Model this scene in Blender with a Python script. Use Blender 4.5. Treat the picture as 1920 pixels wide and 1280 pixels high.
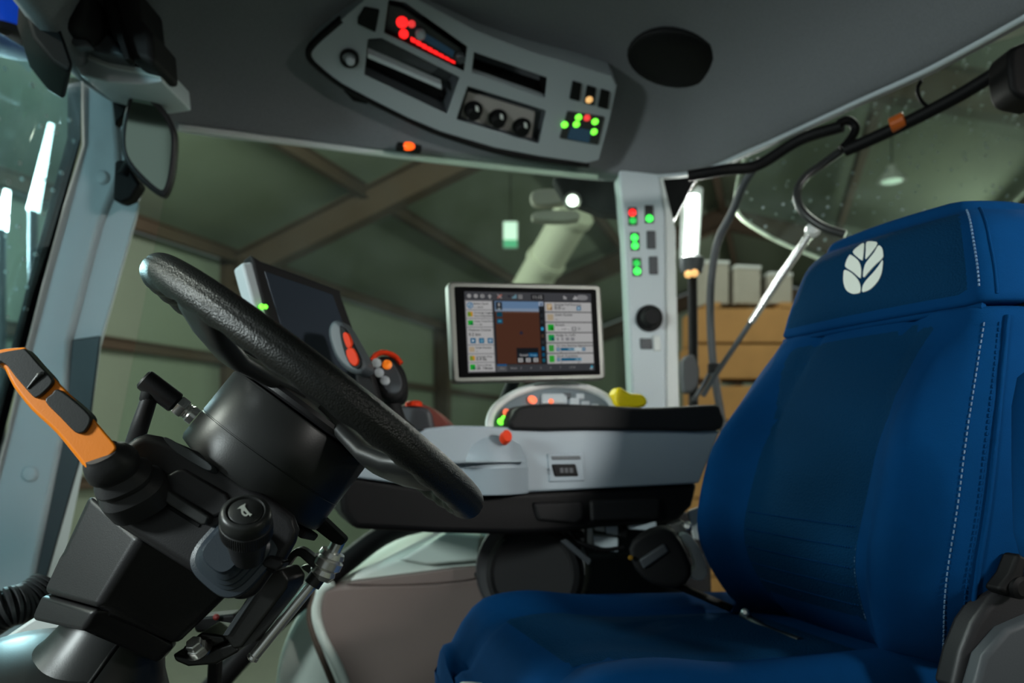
import bpy, bmesh, math, random
from mathutils import Vector, Matrix
from mathutils.geometry import tessellate_polygon, interpolate_bezier
from mathutils.bvhtree import BVHTree

random.seed(7)
for _o in list(bpy.data.objects):
    bpy.data.objects.remove(_o, do_unlink=True)
SC = bpy.context.scene
COL = SC.collection
V3 = Vector

# ------------------------------------------------------------------ camera
F = 1400.0                     # focal length in pixels of the 1920 x 1280 frame
HZ = 820.0                     # image row of the horizon
EYE = V3((0.0, 0.0, 0.85))     # eye height above the cab floor
cam_d = bpy.data.cameras.new('camera')
cam = bpy.data.objects.new('camera', cam_d)
COL.objects.link(cam)
cam.location = EYE
cam.rotation_euler = (math.pi / 2, 0, 0)
cam_d.sensor_width = 36.0
cam_d.lens = 36.0 * F / 1920.0
cam_d.shift_y = (HZ - 640.0) / 1920.0
cam_d.clip_start = 0.02
cam_d.clip_end = 200
cam_d.dof.use_dof = True
cam_d.dof.focus_distance = 0.73
cam_d.dof.aperture_fstop = 4.4
SC.camera = cam

# ------------------------------------------------------------------ world, lights, exposure
wd = bpy.data.worlds.new('world')
SC.world = wd
wd.use_nodes = True
wd.node_tree.nodes['Background'].inputs[0].default_value = (0.62, 0.72, 0.70, 1)
wd.node_tree.nodes['Background'].inputs[1].default_value = 0.20
SC.view_settings.view_transform = 'Standard'
SC.view_settings.look = 'None'
SC.view_settings.gamma = 1.0
SC.view_settings.exposure = 0.0
SC.view_settings.use_curve_mapping = False


def area(name, loc, target, size, power, color=(1, 1, 1), size_y=None):
    d = bpy.data.lights.new(name, 'AREA')
    d.energy = power
    d.color = color
    d.size = size
    if size_y:
        d.shape = 'RECTANGLE'
        d.size_y = size_y
    o = bpy.data.objects.new(name, d)
    COL.objects.link(o)
    o.location = loc
    o.rotation_euler = (V3(target) - V3(loc)).to_track_quat('-Z', 'Y').to_euler()
    return o


# workshop floodlight outside the left front corner of the cab
area('flood_front', (-1.62, -0.15, 1.32), (-0.4, 1.1, 1.05), 0.24, 27, (0.88, 1.0, 0.99))
# workshop floodlight outside the open cab door, to the rear
l_ = area('flood_door', (1.60, -0.35, 1.42), (0.58, 0.88, 1.08), 0.22, 2.6, (1.0, 0.98, 0.94))
l_.data.spread = math.radians(46)
# bright lamps ahead of the windscreen
area('windscreen_lamps', (-2.45, 3.45, 1.85), (-0.2, 1.0, 0.9), 0.40, 70, (0.88, 1.0, 0.98))
# unseen fill light added behind the camera
area('camera_side_fill', (-1.0, -4.2, 1.6), (0.0, 1.5, 0.9), 2.4, 3, (0.85, 0.97, 1.0))


# ------------------------------------------------------------------ measuring helpers
def P(px, py, d):
    """The point seen at pixel (px, py), d metres ahead of the eye."""
    return V3(((px - 960.0) / F * d, d, EYE.z + (HZ - py) / F * d))


class Plane:
    def __init__(self, p, n):
        self.p = V3(p)
        self.n = V3(n).normalized()
        if (EYE - self.p).dot(self.n) < 0:
            self.n = -self.n

    def at(self, px, py, off=0.0):
        r = P(px, py, 1.0) - EYE
        t = ((self.p + self.n * off) - EYE).dot(self.n) / r.dot(self.n)
        return EYE + r * t

    def pts(self, pp, off=0.0):
        return [self.at(a, b, off) for a, b in pp]


def plane3(a, b, c):
    return Plane(a, (b - a).cross(c - a))


A = math.radians(20)
U = V3((math.cos(A), math.sin(A), 0))        # towards the rear of the tractor
W = V3((-math.sin(A), math.cos(A), 0))       # towards its right-hand side
Z = V3((0, 0, 1))


# ------------------------------------------------------------------ materials
def lin(c):
    c = c / 255.0
    return c / 12.92 if c <= 0.04045 else ((c + 0.055) / 1.055) ** 2.4


def rgb(r, g, b):
    return (lin(r), lin(g), lin(b), 1)


MATS = {}


def mat(name, col, rough=0.5, metal=0.0, bump=0.0, scale=300.0, kind='noise', spec=0.5, var=0.0, vscale=40.0, emit=None, coat=0.0, sheen=0.0):
    m = bpy.data.materials.new(name)
    m.use_nodes = True
    nt = m.node_tree
    b = nt.nodes['Principled BSDF']
    b.inputs['Base Color'].default_value = col
    b.inputs['Roughness'].default_value = rough
    b.inputs['Metallic'].default_value = metal
    b.inputs['Specular IOR Level'].default_value = spec
    if coat:
        b.inputs['Coat Weight'].default_value = coat
        b.inputs['Coat Roughness'].default_value = 0.1
    if sheen:
        b.inputs['Sheen Weight'].default_value = sheen
        b.inputs['Sheen Roughness'].default_value = 0.4
    tc = None
    if bump or var:
        tc = nt.nodes.new('ShaderNodeTexCoord')
    if bump:
        if kind == 'voronoi':
            t = nt.nodes.new('ShaderNodeTexVoronoi')
            t.inputs['Scale'].default_value = scale
            out = t.outputs['Distance']
        elif kind == 'weave':
            t = nt.nodes.new('ShaderNodeTexWave')
            t.bands_direction = 'DIAGONAL'
            t.inputs['Scale'].default_value = scale
            t.inputs['Distortion'].default_value = 0.6
            out = t.outputs['Fac']
        else:
            t = nt.nodes.new('ShaderNodeTexNoise')
            t.inputs['Scale'].default_value = scale
            t.inputs['Detail'].default_value = 4
            out = t.outputs['Fac']
        nt.links.new(tc.outputs['Object'], t.inputs['Vector'])
        bp = nt.nodes.new('ShaderNodeBump')
        bp.inputs['Strength'].default_value = bump
        bp.inputs['Distance'].default_value = 0.0012
        bp.invert = kind == 'voronoi'
        nt.links.new(out, bp.inputs['Height'])
        nt.links.new(bp.outputs['Normal'], b.inputs['Normal'])
    if var:
        t = nt.nodes.new('ShaderNodeTexNoise')
        t.inputs['Scale'].default_value = vscale
        t.inputs['Detail'].default_value = 5
        nt.links.new(tc.outputs['Object'], t.inputs['Vector'])
        mx = nt.nodes.new('ShaderNodeMix')
        mx.data_type = 'RGBA'
        mx.inputs[6].default_value = tuple(c * (1 - var) for c in col[:3]) + (1,)
        mx.inputs[7].default_value = tuple(min(1, c * (1 + var)) for c in col[:3]) + (1,)
        nt.links.new(t.outputs['Fac'], mx.inputs[0])
        nt.links.new(mx.outputs[2], b.inputs['Base Color'])
    if emit:
        b.inputs['Emission Color'].default_value = emit[0]
        b.inputs['Emission Strength'].default_value = emit[1]
    MATS[name] = m
    return m


def glass_mat(name, tint, dust=0.03, gloss=1.0, dustcol=(0.6, 0.7, 0.68, 1), spots=False):
    m = bpy.data.materials.new(name)
    m.use_nodes = True
    nt = m.node_tree
    nt.nodes.clear()
    out = nt.nodes.new('ShaderNodeOutputMaterial')
    tr = nt.nodes.new('ShaderNodeBsdfTransparent')
    tr.inputs[0].default_value = tint
    gl = nt.nodes.new('ShaderNodeBsdfGlossy')
    gl.inputs['Roughness'].default_value = 0.03
    fr = nt.nodes.new('ShaderNodeFresnel')
    fr.inputs[0].default_value = 1.45
    mu = nt.nodes.new('ShaderNodeMath')
    mu.operation = 'MULTIPLY'
    mu.inputs[1].default_value = gloss * 0.5
    nt.links.new(fr.outputs[0], mu.inputs[0])
    m1 = nt.nodes.new('ShaderNodeMixShader')
    nt.links.new(mu.outputs[0], m1.inputs[0])
    nt.links.new(tr.outputs[0], m1.inputs[1])
    nt.links.new(gl.outputs[0], m1.inputs[2])
    df = nt.nodes.new('ShaderNodeBsdfDiffuse')
    df.inputs[0].default_value = dustcol
    m2 = nt.nodes.new('ShaderNodeMixShader')
    tc = nt.nodes.new('ShaderNodeTexCoord')
    no = nt.nodes.new('ShaderNodeTexNoise')
    no.inputs['Scale'].default_value = 9
    no.inputs['Detail'].default_value = 6
    nt.links.new(tc.outputs['Object'], no.inputs['Vector'])
    mr = nt.nodes.new('ShaderNodeMapRange')
    mr.inputs[1].default_value = 0.35
    mr.inputs[2].default_value = 0.75
    mr.inputs[3].default_value = dust * 0.4
    mr.inputs[4].default_value = dust * 2.2
    nt.links.new(no.outputs['Fac'], mr.inputs[0])
    fac = mr.outputs[0]
    if spots:
        vo = nt.nodes.new('ShaderNodeTexVoronoi')
        vo.inputs['Scale'].default_value = 32
        nt.links.new(tc.outputs['Object'], vo.inputs['Vector'])
        m3 = nt.nodes.new('ShaderNodeMapRange')
        m3.inputs[1].default_value = 0.12
        m3.inputs[2].default_value = 0.2
        m3.inputs[3].default_value = 0.5
        m3.inputs[4].default_value = 0.0
        nt.links.new(vo.outputs['Distance'], m3.inputs[0])
        ad = nt.nodes.new('ShaderNodeMath')
        ad.operation = 'ADD'
        nt.links.new(fac, ad.inputs[0])
        nt.links.new(m3.outputs[0], ad.inputs[1])
        fac = ad.outputs[0]
    nt.links.new(fac, m2.inputs[0])
    nt.links.new(m1.outputs[0], m2.inputs[1])
    nt.links.new(df.outputs[0], m2.inputs[2])
    nt.links.new(m2.outputs[0], out.inputs[0])
    MATS[name] = m
    return m


def glow(name, col, strength):
    return mat(name, col, 0.4, emit=(col, strength))


BLACK_LEATHER = mat('black_grained_rubber', rgb(26, 27, 26), 0.38, bump=0.38, scale=700, kind='voronoi', spec=0.55)
BLACK_PLASTIC = mat('black_moulded_plastic', rgb(30, 29, 31), 0.42, bump=0.12, scale=900, spec=0.4)
BLACK_SATIN = mat('black_satin_plastic', rgb(40, 41, 41), 0.36, bump=0.05, scale=700, spec=0.45)
BLACK_MATTE = mat('black_matte_plastic', rgb(17, 17, 18), 0.7, bump=0.1, scale=500, spec=0.3)
BLACK_RUBBER = mat('black_soft_rubber', rgb(34, 34, 36), 0.48, bump=0.1, scale=800)
SMOKE_RUBBER = mat('blue_grey_rubber', rgb(50, 58, 66), 0.3, bump=0.1, scale=800)
DEEP_BLACK = mat('deep_black', rgb(7, 7, 8), 0.6, spec=0.2)
CHARCOAL = mat('charcoal_plastic', rgb(62, 66, 70), 0.5, bump=0.08, scale=600)
DARK_GREY = mat('dark_grey_plastic', rgb(72, 78, 82), 0.5, bump=0.08, scale=600)
GREY_TRIM = mat('grey_moulded_plastic', rgb(186, 196, 200), 0.5, bump=0.12, scale=500, spec=0.4)
KEYPAD_GREY = mat('keypad_grey_plastic', rgb(104, 116, 122), 0.5, bump=0.08, scale=600)
GREY_FASCIA = mat('grey_fascia_plastic', rgb(150, 159, 162), 0.5, bump=0.12, scale=500, spec=0.4)
GREY_CONSOLE = mat('grey_console_plastic', rgb(142, 154, 161), 0.5, bump=0.12, scale=500, spec=0.4)
PALE_TRIM = mat('pale_grey_plastic', rgb(200, 205, 202), 0.42, bump=0.05, scale=400)
GREY_PLATE = mat('warm_grey_plate', rgb(150, 146, 142), 0.45)
FELT = mat('grey_felt_headliner', rgb(114, 117, 120), 0.95, bump=0.8, scale=420, spec=0.1, var=0.18, vscale=260, sheen=0.15)
CHROME = mat('polished_steel', rgb(236, 236, 232), 0.24, metal=0.85)
STEEL = mat('brushed_steel', rgb(140, 138, 134), 0.34, metal=1.0, bump=0.1, scale=300)
SILVER = mat('silver_frame', rgb(82, 84, 79), 0.42, metal=0.4)
BEZEL = mat('black_glass_bezel', rgb(4, 4, 5), 0.5, spec=0.02)
BLACK_STEEL = mat('black_painted_steel', rgb(26, 26, 25), 0.35, bump=0.12, scale=260, spec=0.5)
ORANGE = mat('orange_plastic', rgb(255, 138, 0), 0.42, bump=0.06, scale=700)
ORANGE_RED = mat('orange_red_plastic', rgb(220, 58, 20), 0.6, spec=0.2)
AMBER_CAP = mat('amber_cap', rgb(250, 140, 40), 0.4, emit=(rgb(255, 120, 20), 0.35))
YELLOW = mat('yellow_plastic', rgb(255, 224, 0), 0.5)
BLUE_FABRIC = mat('blue_upholstery', rgb(1, 52, 97), 0.9, bump=0.35, scale=900, spec=0.06, var=0.08, vscale=60)
BLUE_MESH = mat('blue_woven_upholstery', rgb(5, 47, 79), 0.9, bump=0.7, scale=420, kind='voronoi', spec=0.06, var=0.1, vscale=300)
BLUE_PAINT = mat('blue_painted_metal', rgb(10, 70, 200), 0.25, coat=0.5)
THREAD = mat('pale_stitching', rgb(86, 116, 146), 0.8)
WHITE_PRINT = mat('white_print', rgb(236, 236, 228), 0.7, bump=0.2, scale=900)
HORN_PRINT = mat('pale_symbol_print', rgb(176, 180, 172), 0.6)
SCREEN_OFF = mat('dark_display_glass', rgb(44, 52, 62), 0.22, spec=0.6)
BUTTON_GREY = mat('pale_button', rgb(170, 178, 182), 0.45)
PINK_GREY = mat('dusty_rose_panel', rgb(104, 90, 85), 0.65, var=0.1, vscale=8)
PALE_PANEL = mat('pale_green_grey_panel', rgb(188, 200, 192), 0.45, var=0.05, vscale=10)
MIRROR = mat('mirror_glass', rgb(150, 168, 156), 0.05, metal=1.0)
RED_ON = glow('red_lamp', (1.0, 0.015, 0.015, 1), 1.5)
RED_DIM = glow('dim_red_lamp', (1.0, 0.05, 0.05, 1), 0.7)
RED_FAINT = mat('faint_red_lens', rgb(110, 12, 10), 0.5)
GREEN_ON = glow('green_lamp', (0.05, 1.0, 0.10, 1), 1.3)
GREEN_LIME = glow('lime_lamp', (0.18, 1.0, 0.05, 1), 1.6)
GREEN_DIM = glow('dim_green_lamp', (0.02, 0.6, 0.08, 1), 0.5)
ORANGE_ON = glow('orange_lamp', (1.0, 0.10, 0.005, 1), 1.3)
AMBER_ON = glow('amber_lamp', (1.0, 0.55, 0.2, 1), 0.7)
CORAL_ON = glow('coral_lamp', (1.0, 0.18, 0.08, 1), 0.75)
WHITE_ON = glow('white_lamp', (0.92, 1.0, 0.93, 1), 3.5)
TUBE_ON = glow('fluorescent_tube', (0.88, 1.0, 0.9, 1), 5.0)
SIGN_WHITE = glow('lit_sign_white', (0.75, 1.0, 0.85, 1), 0.75)
SIGN_GREEN = glow('lit_sign_green', (0.12, 0.55, 0.3, 1), 0.5)
BLUE_LCD = glow('blue_backlit_display', (0.02, 0.06, 0.11, 1), 0.12)
SHED_WALL = mat('green_grey_cladding', rgb(140, 150, 133), 0.8, var=0.07, vscale=1.2)
SHED_ROOF = mat('green_grey_roof_lining', rgb(128, 138, 122), 0.8, var=0.09, vscale=0.8)
RUST_STEEL = mat('brown_primed_steel', rgb(84, 68, 54), 0.8, var=0.15, vscale=3)
CONCRETE = mat('concrete', rgb(120, 120, 112), 0.85, var=0.15, vscale=2)
TIMBER = mat('tan_timber', rgb(164, 120, 66), 0.75, var=0.18, vscale=6)
SACK = mat('off_white_sacking', rgb(160, 156, 144), 0.85, var=0.1, vscale=8)
DUCT = mat('pale_duct', rgb(196, 198, 180), 0.6)
GLASS = glass_mat('clear_window_glass', (0.90, 0.96, 0.91, 1), 0.012, 0.5)
GLASS_DIRTY = glass_mat('dusty_windscreen_glass', (0.74, 0.95, 1.0, 1), 0.09, 1.3, spots=True)
GLASS_REAR = glass_mat('water_spotted_glass', (0.86, 0.92, 0.86, 1), 0.05, 1.2, spots=True)
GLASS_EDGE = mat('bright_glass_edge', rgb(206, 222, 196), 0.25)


# ------------------------------------------------------------------ building helpers
def wloc(o):
    l = V3((0, 0, 0))
    while o is not None:
        l = l + o.location
        o = o.parent
    return l


def mk(name, verts, faces, m, parent=None, smooth=35, bevel=0.0, segs=3, subsurf=0, solid=0.0):
    verts = [V3(v) for v in verts]
    lo = V3((min(v.x for v in verts), min(v.y for v in verts), min(v.z for v in verts)))
    hi = V3((max(v.x for v in verts), max(v.y for v in verts), max(v.z for v in verts)))
    c = (lo + hi) / 2
    me = bpy.data.meshes.new(name)
    me.from_pydata([v - c for v in verts], [], faces)
    bm = bmesh.new()
    bm.from_mesh(me)
    bmesh.ops.remove_doubles(bm, verts=bm.verts, dist=1e-6)
    bmesh.ops.recalc_face_normals(bm, faces=bm.faces)
    bm.to_mesh(me)
    bm.free()
    me.materials.append(m)
    if smooth:
        me.shade_smooth()
        if smooth < 180:
            me.set_sharp_from_angle(angle=math.radians(smooth))
    o = bpy.data.objects.new(name, me)
    COL.objects.link(o)
    if parent is not None:
        o.parent = parent
        o.location = c - wloc(parent)
    else:
        o.location = c
    if solid:
        md = o.modifiers.new('solid', 'SOLIDIFY')
        md.thickness = solid
        md.offset = 0
    if bevel:
        md = o.modifiers.new('bevel', 'BEVEL')
        md.width = bevel
        md.segments = segs
        md.limit_method = 'ANGLE'
        md.angle_limit = math.radians(40)
        md.harden_normals = True
    if subsurf:
        md = o.modifiers.new('sub', 'SUBSURF')
        md.levels = subsurf
        md.render_levels = subsurf
    return o


def tag(o, label, cat=None, group=None, kind=None):
    if label:
        o['label'] = label
    if cat:
        o['category'] = cat
    if group:
        o['group'] = group
    if kind:
        o['kind'] = kind
    return o


def root(name, loc, label, cat, group=None, kind=None):
    o = bpy.data.objects.new(name, None)
    o.empty_display_size = 0.02
    COL.objects.link(o)
    o.location = loc
    return tag(o, label, cat, group, kind)


def prism(name, pts, vec, m, parent=None, bevel=0.0, segs=3, **k):
    """A slab: the outline pts and a copy of it moved by vec (number or one per corner)."""
    n = len(pts)
    v = [V3(p) for p in pts] + [V3(p) + V3(vec) for p in pts]
    f = [tuple(range(n)), tuple(range(2 * n - 1, n - 1, -1))]
    f += [(i, i + n, (i + 1) % n + n, (i + 1) % n) for i in range(n)]
    return mk(name, v, f, m, parent, bevel=bevel, segs=segs, **k)


def smooth_closed(pts, per=4):
    """Catmull-Rom through a closed outline."""
    n = len(pts)
    out = []
    for i in range(n):
        p0, p1, p2, p3 = (V3(pts[(i + j - 1) % n]) for j in range(4))
        for k in range(per):
            t = k / per
            out.append(0.5 * ((2 * p1) + (p2 - p0) * t + (2 * p0 - 5 * p1 + 4 * p2 - p3) * t * t + (3 * p1 - p0 - 3 * p2 + p3) * t ** 3))
    return out


def smooth_open(pts, per=6):
    pts = [V3(p) for p in pts]
    q = [pts[0] * 2 - pts[1]] + pts + [pts[-1] * 2 - pts[-2]]
    out = []
    for i in range(1, len(q) - 2):
        p0, p1, p2, p3 = q[i - 1:i + 3]
        for k in range(per):
            t = k / per
            out.append(0.5 * ((2 * p1) + (p2 - p0) * t + (2 * p0 - 5 * p1 + 4 * p2 - p3) * t * t + (3 * p1 - p0 - 3 * p2 + p3) * t ** 3))
    out.append(pts[-1])
    return out


def frame_of(ax):
    ax = V3(ax).normalized()
    ref = Z if abs(ax.z) < 0.9 else V3((1, 0, 0))
    a = ax.cross(ref).normalized()
    return a, a.cross(ax).normalized()


def tube(name, path, r, m, parent=None, n=12, per=6, smoothed=True, flat=1.0):
    pts = smooth_open(path, per) if smoothed and len(path) > 2 else [V3(p) for p in path]
    k = len(pts)
    rr = r if isinstance(r, (list, tuple)) else [r, r]
    vs, fs = [], []
    a = None
    for i, p in enumerate(pts):
        t = (pts[min(i + 1, k - 1)] - pts[max(i - 1, 0)]).normalized()
        if a is None:
            a, b = frame_of(t)
        else:
            a = (a - t * a.dot(t)).normalized()
            b = a.cross(t)
        s = i / (k - 1) * (len(rr) - 1)
        j = min(int(s), len(rr) - 2)
        rad = rr[j] + (rr[j + 1] - rr[j]) * (s - j)
        for q in range(n):
            g = 2 * math.pi * q / n
            vs.append(p + a * math.cos(g) * rad + b * math.sin(g) * rad * flat)
    for i in range(k - 1):
        for q in range(n):
            fs.append((i * n + q, i * n + (q + 1) % n, (i + 1) * n + (q + 1) % n, (i + 1) * n + q))
    fs.append(tuple(range(n - 1, -1, -1)))
    fs.append(tuple(range((k - 1) * n, k * n)))
    return mk(name, vs, fs, m, parent, smooth=50)


def lathe(name, o, ax, prof, m, parent=None, n=32, ex=None, sx=1.0, sy=1.0, smooth=30, power=2.0, **k):
    """prof: (radius, height along ax). power > 2 squares the section off."""
    ax = V3(ax).normalized()
    if ex is None:
        a, b = frame_of(ax)
    else:
        a = (V3(ex) - ax * V3(ex).dot(ax)).normalized()
        b = ax.cross(a)
    vs, fs = [], []
    for r, h in prof:
        for q in range(n):
            g = 2 * math.pi * q / n
            c, s = math.cos(g), math.sin(g)
            rr = 1.0 if power == 2.0 else (abs(c) ** power + abs(s) ** power) ** (-1 / power)
            vs.append(V3(o) + ax * h + a * c * r * sx * rr + b * s * r * sy * rr)
    kk = len(prof)
    for i in range(kk - 1):
        for q in range(n):
            fs.append((i * n + q, i * n + (q + 1) % n, (i + 1) * n + (q + 1) % n, (i + 1) * n + q))
    if prof[0][0] > 1e-6:
        fs.append(tuple(range(n - 1, -1, -1)))
    if prof[-1][0] > 1e-6:
        fs.append(tuple(range((kk - 1) * n, kk * n)))
    return mk(name, vs, fs, m, parent, smooth=smooth, **k)


def box(name, c, ex, ey, ez, m, parent=None, bevel=0.0, segs=3, **k):
    """Box with centre c and half-extent vectors ex, ey, ez."""
    c, ex, ey, ez = V3(c), V3(ex), V3(ey), V3(ez)
    v = [c + ex * i + ey * j + ez * l for i in (-1, 1) for j in (-1, 1) for l in (-1, 1)]
    f = [(0, 1, 3, 2), (4, 6, 7, 5), (0, 4, 5, 1), (2, 3, 7, 6), (0, 2, 6, 4), (1, 5, 7, 3)]
    return mk(name, v, f, m, parent, bevel=bevel, segs=segs, **k)


def plate_holes(name, outer, holes, vec, m, parent=None, bevel=0.0):
    loops = [[V3(p) for p in outer]] + [[V3(p) for p in h] for h in holes]
    flat = [p for l in loops for p in l]
    tri = tessellate_polygon(loops)
    n = len(flat)
    v = flat + [p + V3(vec) for p in flat]
    f = [tuple(t) for t in tri] + [tuple(i + n for i in reversed(t)) for t in tri]
    s = 0
    for l in loops:
        k = len(l)
        f += [(s + i, s + (i + 1) % k, s + (i + 1) % k + n, s + i + n) for i in range(k)]
        s += k
    return mk(name, v, f, m, parent, smooth=25, bevel=bevel, segs=2)


def tray(name, mouth, vec, m, parent=None, shrink=0.92):
    """Open box: walls from the mouth outline back to a floor."""
    mouth = [V3(p) for p in mouth]
    c = sum(mouth, V3()) / len(mouth)
    mouth = [c + (p - c) * 0.985 for p in mouth]
    fl = [c + (p - c) * shrink + V3(vec) for p in mouth]
    n = len(mouth)
    f = [(i, (i + 1) % n, (i + 1) % n + n, i + n) for i in range(n)] + [tuple(range(n, 2 * n))]
    return mk(name, mouth + fl, f, m, parent, smooth=0)


def loft(name, rings, m, parent=None, cap=True, smooth=45, **k):
    n = len(rings[0])
    v = [p for r in rings for p in r]
    f = []
    for i in range(len(rings) - 1):
        for q in range(n):
            f.append((i * n + q, i * n + (q + 1) % n, (i + 1) * n + (q + 1) % n, (i + 1) * n + q))
    if cap:
        f.append(tuple(range(n - 1, -1, -1)))
        f.append(tuple(range((len(rings) - 1) * n, len(rings) * n)))
    return mk(name, v, f, m, parent, smooth=smooth, **k)


def text_geo(s, size):
    cu = bpy.data.curves.new('t', 'FONT')
    cu.body = s
    cu.size = size
    cu.resolution_u = 2
    cu.offset = 0.018
    o = bpy.data.objects.new('t', cu)
    COL.objects.link(o)
    dg = bpy.context.evaluated_depsgraph_get()
    me = bpy.data.meshes.new_from_object(o.evaluated_get(dg))
    v = [(p.co.x, p.co.y) for p in me.vertices]
    f = [tuple(p.vertices) for p in me.polygons]
    bpy.data.objects.remove(o, do_unlink=True)
    bpy.data.meshes.remove(me)
    bpy.data.curves.remove(cu)
    return v, f


def led(px, py, pl, rpx, m, parent, off=0.003, name='indicator_light'):
    p = pl.at(px, py, off)
    r = rpx * (p.y) / F
    return lathe(name, p - pl.n * 0.003, pl.n, [(r, 0), (r, 0.002), (r * 0.7, 0.0035), (0.0, 0.0042)], m, parent, n=14)

# ================================================================== THE SHED
GZ = -1.25
SW = V3((0.33, 0.944, 0)).normalized()          # along the shed
SR = V3((SW.y, -SW.x, 0))                       # across it
S0 = V3((-3.9, 10.5, 0))                        # foot of one column of the left wall
EAVE, SLOPE, HALF = 3.35, 0.335, 6.2
T0, T1 = -13.0, 14.0


def shed(t, s, z):
    return S0 + SW * t + SR * s + Z * z


def roof_z(s):
    return EAVE + SLOPE * (s if s < HALF else 2 * HALF - s)


wl = box('wall_left', shed((T0 + T1) / 2, -0.25, (GZ + EAVE) / 2), SW * (T1 - T0) / 2, SR * 0.06, Z * (EAVE - GZ) / 2, SHED_WALL)
tag(wl, 'green-grey clad side wall of the shed', kind='structure')
wr = box('wall_right', shed((T0 + T1) / 2, 2 * HALF + 0.25, (GZ + EAVE) / 2), SW * (T1 - T0) / 2, SR * 0.06, Z * (EAVE - GZ) / 2, SHED_WALL)
tag(wr, 'green-grey clad shed wall behind the seat', kind='structure')
gp = [shed(T1, -0.3, GZ), shed(T1, 2 * HALF + 0.3, GZ), shed(T1, 2 * HALF + 0.3, EAVE + 0.1), shed(T1, HALF, roof_z(HALF) + 0.1), shed(T1, -0.3, EAVE + 0.1)]
wb = prism('wall_back', gp, SW * 0.1, SHED_WALL, smooth=0)
tag(wb, 'green-grey gable wall at the far end of the shed', kind='structure')
fl = box('floor', shed((T0 + T1) / 2, HALF, GZ - 0.05), SW * (T1 - T0) / 2, SR * (HALF + 0.4), Z * 0.05, CONCRETE)
tag(fl, 'concrete shed floor', kind='structure')
cp = [shed(T0, -0.3, EAVE + 0.12), shed(T0, HALF, roof_z(HALF) + 0.2), shed(T0, 2 * HALF + 0.3, EAVE + 0.12),
      shed(T0, 2 * HALF + 0.3, EAVE + 0.2), shed(T0, HALF, roof_z(HALF) + 0.3), shed(T0, -0.3, EAVE + 0.2)]
ce = prism('ceiling', cp, SW * (T1 - T0), SHED_ROOF, smooth=0)
tag(ce, 'green-grey lined shed roof', kind='structure')


def beam(name, a, b, up, wide, deep, parent):
    """I-section beam from a to b."""
    a, b = V3(a), V3(b)
    d = (b - a).normalized()
    s = d.cross(V3(up)).normalized()
    u = s.cross(d).normalized()
    t = 0.018
    sec = [(-wide, -deep), (wide, -deep), (wide, -deep + t), (t / 2, -deep + t), (t / 2, deep - t), (wide, deep - t),
           (wide, deep), (-wide, deep), (-wide, deep - t), (-t / 2, deep - t), (-t / 2, -deep + t), (-wide, -deep + t)]
    return prism(name, [a + s * x + u * y for x, y in sec], b - a, RUST_STEEL, parent, smooth=0)


for t in (-7.0, 0.0, 7.0, 13.6):
    beam('column', shed(t, 0, GZ), shed(t, 0, EAVE), SR, 0.10, 0.17, wl)
    beam('rafter', shed(t, 0, EAVE - 0.16), shed(t, HALF, roof_z(HALF) - 0.16), Z, 0.11, 0.20, ce)
    beam('rafter', shed(t, 2 * HALF, EAVE - 0.16), shed(t, HALF, roof_z(HALF) - 0.16), Z, 0.11, 0.20, ce)
    beam('column', shed(t, 2 * HALF, GZ), shed(t, 2 * HALF, EAVE), SR, 0.10, 0.17, wr)
for s in (0.05, 2.1, 4.2, 6.2, 8.3, 10.4, 12.3):
    beam('purlin', shed(T0, s, roof_z(s) + 0.02), shed(T1, s, roof_z(s) + 0.02), Z, 0.05, 0.09, ce)
for z in (0.35, 1.95):
    beam('girt', shed(T0, -0.12, z), shed(T1, -0.12, z), Z, 0.05, 0.07, wl)
    beam('girt', shed(T0, 2 * HALF + 0.12, z), shed(T1, 2 * HALF + 0.12, z), Z, 0.05, 0.07, wr)
for s in (3.1, 6.2, 9.3):
    beam('column', shed(T1 - 0.15, s, GZ), shed(T1 - 0.15, s, roof_z(s)), SR, 0.08, 0.12, wb)


# unseen strip fittings added under the roof to brighten the shed walls
def fill_strip_light(t, s, label, power):
    z = roof_z(s) - 0.55
    r = root('fill_strip_light', shed(t, s, z), label, 'ceiling light', 'added strip lights under the shed roof')
    box('housing', shed(t, s, z + 0.05), SW * 0.75, SR * 0.09, Z * 0.04, PALE_TRIM, r, bevel=0.01)
    for k in (-0.04, 0.04):
        tube('lamp_tube', [shed(t, s + k, z) - SW * 0.7, shed(t, s + k, z) + SW * 0.7], 0.016, TUBE_ON, r, n=8)
    for k in (-0.6, 0.6):
        tube('hanger', [shed(t, s, z + 0.09) + SW * k, shed(t, s, roof_z(s) + 0.02) + SW * k], 0.006, STEEL, r, n=6)
    d = bpy.data.lights.new('strip_glow', 'POINT')
    d.shadow_soft_size = 0.25
    d.energy = power
    d.color = (0.93, 1.0, 0.90)
    o = bpy.data.objects.new('strip_glow', d)
    COL.objects.link(o)
    o.parent = r
    o.location = (0, 0, -0.32)


fill_strip_light(-9.5, 3.0, 'added fluorescent strip light over the front of the tractor', 280)
fill_strip_light(-4.6, 3.4, 'added fluorescent strip light above the tractor cab roof', 280)
fill_strip_light(4.0, 11.0, 'added fluorescent strip light beyond the headrest over the far shed wall', 200)
fill_strip_light(8.5, 11.4, 'added fluorescent strip light nearest the far gable', 340)
fill_strip_light(-4.2, 8.6, 'added fluorescent strip light over the timber side of the shed', 180)

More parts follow.
